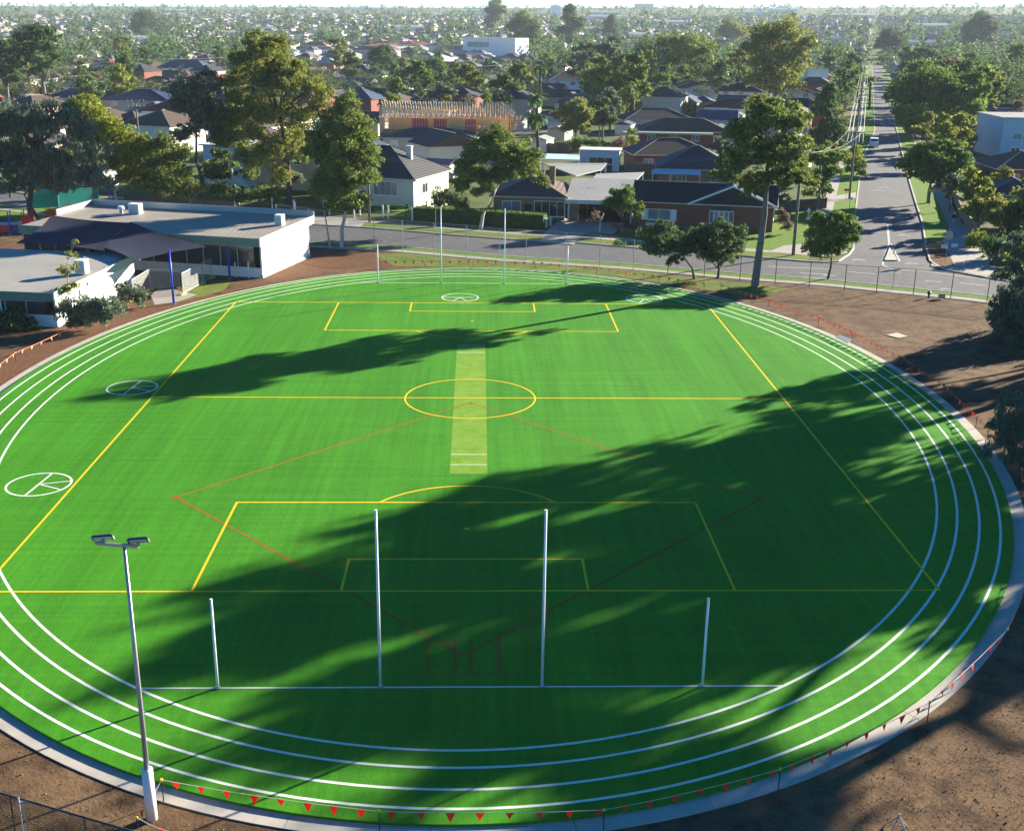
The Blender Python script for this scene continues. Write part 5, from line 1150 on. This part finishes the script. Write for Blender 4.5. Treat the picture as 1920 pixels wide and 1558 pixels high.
# clipped hedges
def hedge(px,h,wd,label,leaf,dens=60,size=.2):
    P=[G(u,v) for u,v in px]; t=thing('hedge',P[0],label,'hedge'); V=[]
    for a,b_ in zip(P[:-1],P[1:]):
        L_=(b_-a).length; d=(b_-a).normalized(); nn=Vector((-d.y,d.x,0)); n=int(dens*(L_*(h*2+wd)))
        s=rng.random((n,3)); face=rng.random(n)<wd/(wd+2*h); side=rng.random(n)<.5
        x=s[:,0]*L_; y=np.where(face,(s[:,1]-.5)*wd,np.where(side,-.5,.5)*wd)+rng.normal(size=n)*.04; z=np.where(face,h,s[:,2]*h)+rng.normal(size=n)*.05
        C_=np.array(a)+x[:,None]*np.array(d)+y[:,None]*np.array(nn)+z[:,None]*np.array([0,0,1.])
        A=rng.normal(size=(n,3)); A/=np.linalg.norm(A,axis=1)[:,None]; B=np.cross(A,rng.normal(size=(n,3))); B/=np.linalg.norm(B,axis=1)[:,None]
        A*=size;B*=size*.6; V.append(np.stack([C_-A*.5,C_+B*.5,C_+A*.5,C_-B*.5],1))
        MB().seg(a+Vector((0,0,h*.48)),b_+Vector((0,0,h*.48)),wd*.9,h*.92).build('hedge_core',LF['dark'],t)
    me=npmesh('foliage',np.concatenate(V)-np.array(P[0]),LF[leaf]); o=bpy.data.objects.new('foliage',me); COL.objects.link(o); o.parent=t
hedge([(778,412),(900,418),(1022,427)],1.75,1.6,'long clipped hedge with lit top in front of the bungalow','green')
hedge([(1182,212),(1240,215),(1302,218)],3.6,2.6,'bright lime bamboo hedge below the white houses','lime',dens=10,size=.8)
hedge([(1080,118),(1085,118)],.1,.1,'x','dark') if False else None
# tall gums beyond the right edge: their crowns hang into view and shade the field
def wgum(label,x,y,H,zc,rc,seed,leaf='blue',n=16,dens=9,size=.55,limit=14000,extra=(),thin=1.0,r0=.5):
    g=random.Random(seed); bl=[]; 
    for i in range(n):
        a=g.uniform(0,6.28); z=g.uniform(zc,H-1.5); q=math.sin(math.pi*min(1,max(.12,(z-zc+1)/(H-zc+1)))**.8); rr=rc*q*g.uniform(.25,.95)
        r=g.uniform(1.7,3.0)*rc/8*thin; bl.append((x+rr*math.cos(a),y+rr*math.sin(a),z,r,r*.8))
    bl.append((x,y,H-1.5,rc*.25,rc*.25)); bl+=list(extra)
    b=Vector((x,y,GZ)); return tree('gum_tree',label,b,bl,leaf,'bark_grey',r0,[b,Vector((x+.4,y,H*.3)),Vector((x-.2,y+.3,H*.6)),Vector((x,y,H*.88))],dens=dens,size=size,droop=.8,limit=limit,seed=seed,nb=14,sub=.3)
wgum('tall gum off the right border casting the longest field shadow',57,93,24.5,11,8,11,n=36,extra=[(57-.583*a,93+.812*a,z,2.7,2.4) for a,z in ((6,14),(6,16),(6.2,18),(5.8,20),(3,12),(3,14.5),(3,17),(3,19.5),(3,22),(0,12),(0,15),(0,18),(0,21),(-3,13),(-3,16),(-3,19),(-6,14),(-6,17),(1.5,10.5))])
wgum('second tall gum off the right border, below the longest-shadow one',58,83,23,8,8,12,n=32,extra=[(58-.583*a,83+.812*a,z,2.8,2.5) for a,z in ((0,10),(0,13),(0,16),(0,19),(3,11),(3,14),(3,17),(3,20),(-3,11),(-3,14),(-3,17),(-3,20),(5,15),(5,18),(-5,13),(-5,16))])
wgum('third tall gum off the right border',56,73.5,22,7,8,13,n=17)
wgum('fourth gum off the right border toward the viewer',54,64,20,8,6.5,14,n=9,thin=.75)
wgum('fifth gum off the right border near the bottom corner',54,53.5,18,9,6,15,n=9,thin=.7)
wgum('sixth gum off the lower right border',50,44,16,8,6,16,n=8,thin=.65)
wgum('slender gum off the right border at the corner road',66,103,18,7,6,17,n=14)
# drooping crown seen at the right border
ptree('drooping grey-blue gum hanging into the right border of view',(1990,640),[(1905,505,12),(1925,530,20),(1878,520,9),(1898,585,18),(1868,612,12),(1915,625,24),(1890,655,16),(1903,688,10),(1945,590,34),(1895,465,12),(1862,488,8),(1940,480,24),(1866,575,8),(1893,705,6),(1880,560,10),(1910,450,12),(1870,640,10),(1892,690,18),(1885,668,16),(1905,560,22),(1880,600,18),(1920,660,24),(1900,635,22)],'blue','bark_grey',.4,[(1985,560),(1960,480)],dens=30,size=.26,droop=.95,limit=42000,sub=.36,rs=1.7,fill=.4)
ptree('low grey-blue gum branches overlapping the concrete edging at right',(1985,880),[(1905,760,20),(1880,790,16),(1910,815,24),(1870,825,13),(1895,850,13),(1935,800,34),(1850,850,10),(1862,800,10),(1925,850,18)],'blue','bark_grey',.35,[(1980,830),(1950,800)],dens=40,size=.24,droop=.9,limit=36000,sub=.46,rs=1.5)
# ------------------------------------------------------------------ the suburb behind: houses, sheds, trees
FP=[]   # footprints already used
for o in list(COL.objects):
    if o.parent is None and o.get('category') in('house','tree','building site','office block','palm','carport','school building') : FP.append((o.location.x,o.location.y,9 if o.get('category')=='house' else 4 if o.get('category')!='building site' else 18))
HOUSES=[];TREES=[];SHEDS=[]
KEEP=[(850,60,975,112),(285,108,390,152),(700,178,970,252),(1025,140,1095,182),(1262,160,1342,200),(1342,160,1430,206),(1462,165,1525,210),(1503,118,1552,178),(560,72,615,103),(655,80,715,113),(690,66,815,97),(1080,278,1175,322),(1865,200,1920,300),(1160,200,1310,262),(190,178,325,230)]
def hides(x,y,z,H,w_):
    a=proj((x,y,z)); b=proj((x,y,z+H)); r=w_*FOC/max(a[2],1)
    return any(a[0]+r>k[0] and a[0]-r<k[2] and a[1]>k[3]-2 and b[1]<k[3]-6 for k in KEEP)
base0=Vector(gp((1600,467))[0]); u2=UD; s2=Vector((SD.x,SD.y))
def free(x,y,r):
    return all((x-a)**2+(y-b)**2>(r+c)**2 for a,b,c in FP)
def inview(x,y,z=0,m=70):
    p=proj((x,y,z)); return p[2]>0 and -m<p[0]<1920+m
def street_dist(x,y):
    q=Vector((x,y))-Vector((streetL[1][0]+3.6,streetL[1][1])); return abs(q.x*s2.y-q.y*s2.x)
# templates
def hvariant(i):
    w=[15,13,17,12,16,14][i%6]; d=[10,9,11,11,9,10][i%6]; h=[3.0,3.0,3.2,5.6,3.0,5.4][i%6]; kind=['hip','gable','hip','hip','gable','hip'][i%6]
    F=Fr((-w/2,-d/2,0),0); pitch=.42
    wall=MB(); fbox(wall,F,0,w,0,d,0,h); wings=[]
    if i%2==0: wings=[(w*.55,w-.01,-3.2,1,h,kind,'y')]
    elif i%3==1: wings=[(0.01,w*.4,-2.6,1,h,'gable','y')]
    for wg in wings: fbox(wall,F,wg[0],wg[1],wg[2],wg[3],0,h-.01)
    for (x0,x1,y0,y1,hh,kk,rr) in [(0,w,0,d,h,kind,None)]+wings:
        if kk=='gable':
            if rr is None or rr=='x':
                for x in(x0,x1): wall.add([F(x,y0,hh),F(x,y1,hh),F(x,(y0+y1)/2,hh+(y1-y0)/2*pitch)],[(0,1,2)])
            else: wall.add([F(x0,y0,hh),F(x1,y0,hh),F((x0+x1)/2,y0,hh+(x1-x0)/2*pitch)],[(0,1,2)])
    roof=MB(); roof_mesh(roof,F,0,w,0,d,h,kind,pitch)
    for wg in wings: roof_mesh(roof,F,wg[0],wg[1],wg[2],wg[3]+2,h-.02,wg[5],pitch,.5,'y')
    wins=[]
    for z in ([1.0] if h<4 else [1.0,3.7]):
        for k in range(3):
            x=w*(k+.5)/3; yy=0
            for wg in wings:
                if wg[0]-1<x<wg[1]+1: yy=wg[2]; x=min(max(x,wg[0]+1.1),wg[1]-1.1)
            wins.append((x,yy,z))
    for k in range(2): wins.append((None,d*(k*.5+.25),1.0))
    def vm(mb,name,m):
        me=bpy.data.meshes.new(name); me.from_pydata(mb.v,[],mb.f); me.materials.append(m); return me
    wm=vm(wall,'wall',M['white']); rm=vm(roof,'roof',RM['charcoal']); res=[]
    rcp=MB()
    for (x0,x1,y0,y1,hh,kk,rr) in [(0,w,0,d,h,kind,None)]+[(a_[0],a_[1],a_[2],a_[3]+2,h-.02,a_[5],'y') for a_ in wings]:
        X0,X1,Y0,Y1=x0-.5,x1+.5,y0-.5,y1+.5; al=(X1-X0>=Y1-Y0) if rr is None else False; zz=hh+.19
        if al: q_=(Y1-Y0)/2*pitch; i_=min((Y1-Y0)/2,(X1-X0)/2-.05) if kk=='hip' else 0; A_,B_=F(X0+i_,(Y0+Y1)/2,zz+q_),F(X1-i_,(Y0+Y1)/2,zz+q_)
        else: q_=(X1-X0)/2*pitch; i_=min((X1-X0)/2,(Y1-Y0)/2-.05) if kk=='hip' else 0; A_,B_=F((X0+X1)/2,Y0+i_,zz+q_),F((X0+X1)/2,Y1-i_,zz+q_)
        rcp.seg(A_,B_,.26,.1)
        if kk=='hip':
            for q2,e2 in((F(X0,Y0,zz),A_),(F(X0,Y1,zz),A_ if al else B_),(F(X1,Y0,zz),B_ if al else A_),(F(X1,Y1,zz),B_)): rcp.seg(q2,e2,.24,.09)
    rcm=bpy.data.meshes.new('ridge_cap'); rcm.from_pydata(rcp.v,[],rcp.f); rcm.materials.append(mat('ridge cap plain',(.2,.18,.17),.8))
    fr=MB();pn=MB(); fbox(fr,Fr((0,0,0),0),-.9,.9,-.07,-.003,0,1.3); fbox(pn,Fr((0,0,0),0),-.8,.8,-.09,-.071,.1,1.2)
    return dict(w=w,d=d,h=h,wall=wm,roof=rm,wins=[((F(x,y,z),0) if x is not None else (F(w,y,z),math.pi/2)) for x,y,z in wins],kind=kind,rc=rcm,
        chim=F(w*.3,d*.5,h+.6))
HV=[hvariant(i) for i in range(6)]
fr=MB(); fbox(fr,Fr((0,0,0),0),-.9,.9,-.07,-.003,0,1.3); WFR=bpy.data.meshes.new('window'); WFR.from_pydata(fr.v,[],fr.f); WFR.materials.append(M['white'])
fr=MB(); fbox(fr,Fr((0,0,0),0),-.8,.8,-.09,-.071,.1,1.2); WPN=bpy.data.meshes.new('pane'); WPN.from_pydata(fr.v,[],fr.f); WPN.materials.append(M['glass'])
fr=MB(); fbox(fr,Fr((0,0,0),0),-.35,.35,-.35,.35,0,1.9); CHM=bpy.data.meshes.new('chimney'); CHM.from_pydata(fr.v,[],fr.f); CHM.materials.append(M['brick'])
def lk(name,me,par,loc=(0,0,0),rz=0,m=None):
    o=bpy.data.objects.new(name,me); COL.objects.link(o); o.parent=par; o.location=loc; o.rotation_euler=(0,0,rz)
    if m: o.material_slots[0].link='OBJECT'; o.material_slots[0].material=m
    return o
ROOFP=['charcoal']*10+['brown']*9+['terracotta']*2+['grey']*6+['slate blue']*2+['pale']*2+['black']*4+['red']*1
WALLP=['white','cream','brick','beige','brownbrick','brick','beige','cream','white','peach']
def place_house(x,y,ang,near):
    vi=random.choice([0,0,1,1,2,4,4,3,5]); v=HV[vi]; rc=random.choice(ROOFP); wc=random.choice(WALLP); z=terrain(x,y)
    t=bpy.data.objects.new('house',None); COL.objects.link(t); t.location=(x,y,z-.02); t.rotation_euler=(0,0,ang)
    t['category']='house'; t['group']='houses of the suburb'
    lk('wall',v['wall'],t,m=WALL[wc]); ro=lk('roof',v['roof'],t,m=RM[rc])
    if near or math.hypot(x,y)<480: lk('ridge_cap',v['rc'],ro)
    if near:
        for p,rz in v['wins']: f=lk('window',WFR,t,p,rz); 
        for ch in [c for c in t.children if c.name.startswith('window')]: lk('pane',WPN,ch)
        if vi in(0,2,4): lk('chimney',CHM,ro,v['chim'])
    HOUSES.append((t,'%s-roofed %s %s'%({'slate blue':'slate','pale':'pale'}.get(rc,rc),{'brownbrick':'brown-brick','paleblue':'blue'}.get(wc,wc),'house' if v['h']<4 else 'two-storey house'))); FP.append((x,y,9))
far_spots=[]
def along(t,s): q=base0+u2*t+s2*s; return q.x,q.y
rows=[]; s=36.
while s<2600:
    for k in (0,1,2,3): rows.append(s+k*24+(7 if k>=2 else 0))
    s+=122
spots=[]
for s in rows:
    t=-1500.
    while t<1500:
        x,y=along(t+random.uniform(-2,2),s+random.uniform(-2.5,2.5)); t+=19.5
        if y<150 or not inview(x,y) or street_dist(x,y)<15.5: continue
        D=math.hypot(x,y)
        if D<172: continue
        pu=proj((x,y,0))
        if D<330 and 690<pu[0]<1460: continue
        if D<235 and pu[0]<690 and pu[0]>330: continue
        spots.append((D,x,y,s))
spots.sort()
FARH=[]
for D,x,y,s in spots:
    if random.random()<.08: continue
    if len(HOUSES)<262:
        if free(x,y,8.2): place_house(x,y,UA+random.choice([0,0,math.pi,math.pi/2,-math.pi/2]),D<330)
    elif D<4200 and free(x,y,5) if D<700 else D<4200: FARH.append((x,y))
# roads across the suburb between the rows
cr_=MB()
for i in range(1,9):
    s=36+122*i-19; pts=[along(t,s) for t in(-900,-600,-300,-10,0,300,700)]
    pts=[p for p in pts if math.hypot(*p)<940]
    if len(pts)>1: ribbon(cr_,pts,7.5,GZ+.008)
structure('suburb_roads',cr_,M['asphalt'])
# sheds
sh=MB(); F=Fr((-2,-2.5,0),0); fbox(sh,F,0,4,0,5,0,2.4); SHW=bpy.data.meshes.new('wall'); SHW.from_pydata(sh.v,[],sh.f); SHW.materials.append(M['beige'])
sh=MB(); roof_mesh(sh,F,0,4,0,5,2.4,'gable',.3,.15,'y'); SHR=bpy.data.meshes.new('roof'); SHR.from_pydata(sh.v,[],sh.f); SHR.materials.append(M['metal_roof'])
n=0
while n<90:
    D=190+random.random()**.8*420; a=random.uniform(-.47,.47)+YW; x,y=D*math.sin(a),D*math.cos(a)
    if not inview(x,y) or street_dist(x,y)<15 or not free(x,y,2.5) or y<185: 
        n+=.05; continue
    t=bpy.data.objects.new('garden_shed',None); COL.objects.link(t); t.location=(x,y,GZ); t.rotation_euler=(0,0,UA+random.choice([0,math.pi/2])); t['category']='shed'; t['group']='garden sheds of the suburb'
    lk('wall',SHW,t); c_=random.choice(['pale','pale','slate blue','grey']); lk('roof',SHR,t,m=RM[c_] if c_!='pale' else M['metal_roof'])
    SHEDS.append((t,'%s-roofed garden shed'%c_.split()[0])); FP.append((x,y,3)); n+=1
# trees: eight shapes, shared meshes, own leaf material per tree
TV=[]
def tvariant(i):
    g=random.Random(100+i); H=[11,8,14,6,9,17,10,5][i]; bl=[]; w_=[.34,.42,.26,.5,.38,.27,.22,.55][i]*H
    nb=[9,8,12,6,9,14,9,5][i]
    for k in range(nb):
        z=H*g.uniform(.36,.86); q=math.sin(math.pi*(z/H-.12)/.95); a=g.uniform(0,6.28); rr=w_*q*g.uniform(.15,.75); r=w_*g.uniform(.33,.52); bl.append((rr*math.cos(a),rr*math.sin(a),z,r,r*.85))
    bl.append((0,0,H*.86,w_*.36,w_*.34)); b=Vector((0,0,0))
    V=leaves(bl,7 if i!=7 else 12,.085*H**.7+.22,200+i,.35,.4,.36,2600); me=npmesh('crown',V,LF['gum'])
    mb=MB(); branches(mb,b,bl,.03*H,[b,Vector((.1,.1,H*.3)),Vector((0,0,H*.7))],5); mt=bpy.data.meshes.new('trunk'); mt.from_pydata(mb.v,[],mb.f); mt.materials.append(M['bark_grey']); return me,mt,H,w_
TV=[tvariant(i) for i in range(8)]
LK=['gum']*6+['dark']*6+['green']*5+['olive']*5+['blue']*3+['lime']*2+['brown']*2
LN={'gum':'grey-green','dark':'dark green','green':'green','olive':'olive','blue':'blue-grey','lime':'yellow-green','brown':'bare brown','orange':'orange-brown'}
TN=['rounded','broad','tall','low broad','rounded','very tall','narrow','low bushy']
n=0; tries=0
while n<245 and tries<9000:
    tries+=1; D=165+random.random()**1.15*560; a=random.uniform(-.45,.45)+YW; x,y=D*math.sin(a),D*math.cos(a)
    if not inview(x,y) or street_dist(x,y)<8.5: continue
    sd_=abs(street_dist(x,y))
    q=Vector((x,y))-base0; ss=q.dot(s2)/max(.2,1)   
    i=random.choice([0,1,1,2,4,4,6,2,5,2,0,5] if D>330 else [0,1,1,3,4,4,6,7,7,2,0,3] if D>230 else [1,3,4,7,7,3,1]); H,w_=TV[i][2],TV[i][3]
    if not free(x,y,w_*.45) or hides(x,y,terrain(x,y),H*1.15,w_*1.1): continue
    p=proj((x,y,H)); 
    if 1000<p[0]<1420 and D<215: continue
    if p[0]<1000 and D<205 and p[0]>690: continue
    lf=random.choice(LK); sc=random.uniform(.8,1.2) if D<330 else random.uniform(.9,1.45); z=terrain(x,y)
    t=bpy.data.objects.new('garden_tree' if H<12 else 'gum_tree',None); COL.objects.link(t); t.location=(x,y,z); t.rotation_euler=(0,0,random.uniform(0,6.28)); t.scale=(sc,sc,sc*random.uniform(.9,1.1))
    t['category']='tree'; t['group']='trees of the suburb'; lk('crown',TV[i][0],t,m=LF[lf]); lk('trunk',TV[i][1],t)
    TREES.append((t,'%s %s tree'%(LN[lf],TN[i]))); FP.append((x,y,1.2)); n+=1
# descriptive labels: place each among its like around a landmark
ZX=[(-999,330,'the school roofs'),(330,640,'the tallest left gum'),(640,980,'the timber frame house'),(980,1290,'the bungalow and carport'),(1290,1590,'the tall lone gum'),(1590,9999,'the side street')]
ZY=[(-99,88,'on the skyline above'),(88,150,'far above'),(150,1e9,'just beyond')]
for L_,kind in((HOUSES,'houses'),(SHEDS,'sheds'),(TREES,'trees')):
    bins={}
    for t,look in L_:
        p=proj(t.location); zx=[i for i,z in enumerate(ZX) if z[0]<=p[0]<z[1]][0]; zy=[i for i,z in enumerate(ZY) if z[0]<=p[1]<z[1]][0]
        bins.setdefault((zx,zy),[]).append((p[0],t,look))
    for (zx,zy),l in bins.items():
        l.sort(key=lambda e:e[0])
        for i,(_,t,look) in enumerate(l):
            t['label']='%s, %s from left of %s %s %s'%(look,ordn(i),kind,ZY[zy][2],ZX[zx][2])
# white warehouses in the haze
for i,(u0,v0,u1,d_,h,c) in enumerate(((1105,40,1202,40,9,'white'),(1106,30,1160,40,9,'white'),(1210,52,1285,40,9,'beige'),(1382,30,1440,60,9,'white'),(1440,26,1495,60,11,'white'),(560,24,640,50,8,'white'),(655,20,760,60,8,'white'),(1035,34,1050,14,26,'white'),(1560,36,1640,60,8,'beige'),(1700,58,1780,40,8,'white'),(860,26,905,40,9,'white'),(310,26,380,50,8,'beige'),(760,34,830,40,8,'white'),(1190,18,1225,30,18,'beige'))):
    a=G(u0,v0);b_=G(u1,v0); F=Fr((a.x,a.y,min(a.z,b_.z)-1),angof(Vector((a.x,a.y,0)),Vector((b_.x,b_.y,0)))); w_=(Vector((b_.x,b_.y))-Vector((a.x,a.y))).length
    t=thing('warehouse',a,'%s %s building lost in distant haze, %s from left among them'%('tall' if h>15 else 'long','white' if c=='white' else 'pale','x'),'warehouse','pale industrial buildings in the distance'); t['_u']=u0
    mb=MB(); fbox(mb,F,0,w_,0,d_,0,h+1); mb.build('wall',WALL[c],t); mb=MB(); roof_mesh(mb,F,0,w_,0,d_,h+1,'gable',.12,.3,'x'); mb.build('roof',M['metal_roof'],t)
for i,(u0,v0,u1,d_,h,c,rf) in enumerate(((100,92,160,30,6,'cream','pale'),(395,72,452,26,6,'white','pale'),(405,112,448,20,6,'paleblue','pale'),(470,66,520,30,7,'white','grey'),(590,70,640,34,7,'beige','pale'),(740,62,800,34,7,'white','pale'),(1000,88,1050,26,7,'cream','grey'),(1180,78,1240,36,7,'white','pale'),(1100,66,1165,40,7,'white','pale'),(1520,118,1600,26,5,'paleblue','slate blue'),(1560,86,1625,40,7,'paleblue','slate blue'),(1705,92,1800,36,6,'paleblue','slate blue'),(1720,118,1860,30,5,'brownbrick','slate blue'),(20,74,90,34,6,'cream','grey'),(250,84,330,28,6,'white','pale'))):
    a=G(u0,v0);b_=G(u1,v0); F=Fr((a.x,a.y,min(a.z,b_.z)),angof(Vector((a.x,a.y,0)),Vector((b_.x,b_.y,0)))); w_=(Vector((b_.x,b_.y))-Vector((a.x,a.y))).length
    t=thing('commercial_building',a,'x','commercial building','large low buildings among the far houses'); t['_v']=u0
    mb=MB(); fbox(mb,F,0,w_,0,d_,-1,h); mb.build('wall',WALL[c],t); mb=MB(); roof_mesh(mb,F,0,w_,0,d_,h,'gable',.14,.4,'x'); ro=mb.build('roof',RM[rf] if rf!='pale' else M['metal_roof'],t)
    mb=MB(); fbox(mb,F,w_*.1,w_*.9,-.12,-.003,1.2,h*.55); mb.build('window_band',M['glass'],t)
    t['_l']='large %s building with broad %s roof, %%s from left of the fifteen far halls'%({'paleblue':'pale blue','brownbrick':'brown'}.get(c,c),{'slate blue':'slate'}.get(rf,rf))
wc_=sorted([o for o in COL.objects if o.name.startswith('commercial_building')],key=lambda o:o['_v'])
for i,o in enumerate(wc_): o['label']=o['_l']%ORD[i]; del o['_v']; del o['_l']
wh=sorted([o for o in COL.objects if o.name.startswith('warehouse')],key=lambda o:o['_u'])
for i,o in enumerate(wh): o['label']=o['label'].replace(' x from',' %s from'%ORD[i]); del o['_u']
# distant rest of the suburb as masses
mb=MB(); rb=MB()
for x,y in FARH[:4600]:
    z=terrain(x,y); F=Fr((x,y,z),UA+random.choice([0,math.pi/2])); w_,d_=random.uniform(11,16),random.uniform(9,12); h=random.choice([3,3,3,5.5]); fbox(mb,F,0,w_,0,d_,-1,h); roof_mesh(rb,F,0,w_,0,d_,h,'hip',.4)
hm_=mat('distant walls',(.66,.62,.55),.8,.03,(.35,.24,.18)); hr_=mat('distant roofs',(.06,.06,.07),.8,.03,(.16,.095,.075),nz2=.06,c3=(.34,.36,.38),detail=1)
mb.build('distant_houses',hm_,kind='stuff'); rb.build('distant_roofs',hr_,kind='stuff')
V=[];VB=[]; g=np.random.default_rng(5); cnt=0; tr=0
while cnt<8600 and tr<60000:
    tr+=1; D=390+4200*g.random()**1.7; a=g.uniform(-.46,.46)+YW; x,y=D*math.sin(a),D*math.cos(a)
    if street_dist(x,y)<(8 if D<720 else 5.2): continue
    if D<900 and not free(x,y,-.5): continue
    big=g.random()<(.34 if D>600 else .12); H=g.uniform(10,20) if big else g.uniform(4,9); w_=H*g.uniform(.3,.48); z=terrain(x,y)
    if D<1500 and hides(x,y,z,H,w_): continue
    n=260 if D<620 else 130 if D<1000 else 60 if D<1500 else 26 if D<2400 else 12
    nb=4; bc=g.normal(size=(nb,3))*.38; k=g.integers(0,nb,n)
    d=g.normal(size=(n,3)); d/=np.linalg.norm(d,axis=1)[:,None]; r=g.uniform(.5,1.,n)*.66; P=(bc[k]+d*r[:,None])*np.array([w_,w_,H*.36])+np.array([x,y,z+H*.58])
    s=w_*(.17 if n>200 else .27 if n>100 else .42 if n>50 else .7 if n>20 else 1.)*g.uniform(.6,1.2,n)[:,None]; nv=d+g.normal(size=(n,3))*.5; A=np.cross(nv,g.normal(size=(n,3))); A/=np.linalg.norm(A,axis=1)[:,None]; B=np.cross(nv,A); B/=np.linalg.norm(B,axis=1)[:,None]
    (VB if big else V).append(np.stack([P-A*s*.5,P+B*s*.4,P+A*s*.5,P-B*s*.4],1)); cnt+=1
me=npmesh('distant_trees',np.concatenate(V),LF['hazeleaf']); o=bpy.data.objects.new('distant_trees',me); COL.objects.link(o); o['kind']='stuff'

me=npmesh('distant_gum_trees',np.concatenate(VB),LF['dark']); o=bpy.data.objects.new('distant_gum_trees',me); COL.objects.link(o); o['kind']='stuff'
# loose clods, stones and dry tufts on the bare ground
V=[]; g=np.random.default_rng(9); cnt=0
def ok_dirt(x,y):
    e=((x+.62)/34.3)**2+((y-79.2)/47.8)**2
    return e>1
while cnt<2600:
    if g.random()<.6: u=g.uniform(1250,1920) if g.random()<.6 else g.uniform(0,420); v=g.uniform(1150,1557)
    else: u=g.uniform(1350,1920);v=g.uniform(545,900)
    q=G(u,v); 
    if not ok_dirt(q.x,q.y): continue
    s=g.uniform(.01,.03)*(1 if g.random()<.95 else 2); c=np.array((q.x,q.y,GZ+.006)); r=g.uniform(.7,1.2,(4,2))*s; a=g.uniform(0,6.28)
    b=[c+np.array((math.cos(a+k*1.571)*r[k,0],math.sin(a+k*1.571)*r[k,0],0)) for k in range(4)]; tp_=c+np.array((0,0,s*g.uniform(.6,1.2)))
    for k in range(4): V.append([b[k],b[(k+1)%4],tp_+(b[(k+1)%4]-c)*.3,tp_+(b[k]-c)*.3])
    cnt+=1
me=npmesh('soil_clods',np.array(V),mat('clod',(.17,.115,.075),.95,3,(.25,.18,.12),island=.35)); o=bpy.data.objects.new('soil_clods',me); COL.objects.link(o); o['kind']='stuff'
V=[];cnt=0
while cnt<2600:
    k=g.random()
    if k<.45: u=g.uniform(1150,1700);v=g.uniform(510,575)
    elif k<.7: u=g.uniform(1400,1850);v=g.uniform(550,640)
    else: u=g.uniform(1500,1920);v=g.uniform(1250,1557)
    q=G(u,v)
    if not ok_dirt(q.x,q.y): continue
    cnt+=1; s=g.uniform(.03,.09)
    for j in range(4):
        a=g.uniform(0,6.28); d=np.array((math.cos(a),math.sin(a),0)); b0=np.array((q.x,q.y,GZ+.01))+d*s*.4; V.append([b0,b0+np.array((d[1],-d[0],0))*.012,b0+d*s*.7+np.array((0,0,s)),b0+d*s*.72+np.array((0,0,s*.98))])
me=npmesh('dry_grass_tufts',np.array(V),mat('dry grass',(.25,.22,.09),.9,2,(.18,.2,.05),island=.3)); o=bpy.data.objects.new('dry_grass_tufts',me); COL.objects.link(o); o['kind']='stuff'
# ------------------------------------------------------------------ light, air, camera
SUN_DIR=Vector((.812,.583,0)).normalized(); EL=R(15.6)
w=bpy.data.worlds.new('World'); S.world=w; w.use_nodes=True; nt=w.node_tree; bg=nt.nodes['Background']
sk=nt.nodes.new('ShaderNodeTexSky'); sk.sky_type='NISHITA'; sk.sun_disc=False; sk.sun_elevation=EL
sk.sun_rotation=math.atan2(SUN_DIR.x,SUN_DIR.y); sk.air_density=.6; sk.dust_density=.0; sk.ozone_density=2.5
hs=nt.nodes.new('ShaderNodeHueSaturation'); hs.inputs['Saturation'].default_value=1.7; nt.links.new(sk.outputs[0],hs.inputs['Color']); nt.links.new(hs.outputs[0],bg.inputs[0]); bg.inputs[1].default_value=.05
sl=bpy.data.lights.new('sun','SUN'); sl.energy=5.0; sl.angle=R(.53); sl.color=(1,.90,.72)
so=bpy.data.objects.new('sun',sl); COL.objects.link(so); d=Vector((SUN_DIR.x*math.cos(EL),SUN_DIR.y*math.cos(EL),math.sin(EL))); so.rotation_euler=(d).to_track_quat('Z','Y').to_euler(); so.location=(60,60,80)
# haze
HT=150
mb=MB(); mb.add([(-5600,-300,GZ-3),(5600,-300,GZ-3),(5600,5600,GZ-3),(-5600,5600,GZ-3),(-5600,-300,HT),(5600,-300,HT),(5600,5600,HT),(-5600,5600,HT)],[(3,2,1,0),(4,5,6,7),(0,1,5,4),(1,2,6,5),(2,3,7,6),(3,0,4,7)])
hm=bpy.data.materials.new('haze'); hm.use_nodes=True; nt=hm.node_tree; nt.nodes.remove(nt.nodes['Principled BSDF'])
pv=nt.nodes.new('ShaderNodeVolumePrincipled'); pv.inputs['Color'].default_value=(.74,.87,1,1); pv.inputs['Density'].default_value=HAZE_D; pv.inputs['Anisotropy'].default_value=.0
nt.links.new(pv.outputs[0],nt.nodes['Material Output'].inputs['Volume'])
hz=mb.build('haze',hm,kind='stuff')
cam=bpy.data.cameras.new('camera'); cam.sensor_width=36; cam.lens=FOC/1920*36; cam.clip_end=20000; cam.clip_start=.5
co=bpy.data.objects.new('camera',cam); COL.objects.link(co)
fwd=Vector((sy*ct,cy*ct,-st)); r0=Vector((cy,-sy,0)); dn=Vector((-sy*st,-cy*st,-ct))
rt=r0*cr-dn*sr_; dwn=r0*sr_+dn*cr
mw=Matrix.Identity(4)
for i in range(3): mw[i][0]=rt[i]; mw[i][1]=-dwn[i]; mw[i][2]=-fwd[i]
mw[0][3],mw[1][3],mw[2][3]=0,0,CH
co.matrix_world=mw; S.camera=co
S.render.engine='CYCLES'; S.view_settings.view_transform='Standard'; S.view_settings.look='None'; S.view_settings.exposure=EXPO; S.view_settings.gamma=1
try: S.cycles.volume_bounces=0; S.cycles.transparent_max_bounces=16; S.cycles.max_bounces=6
except Exception: pass
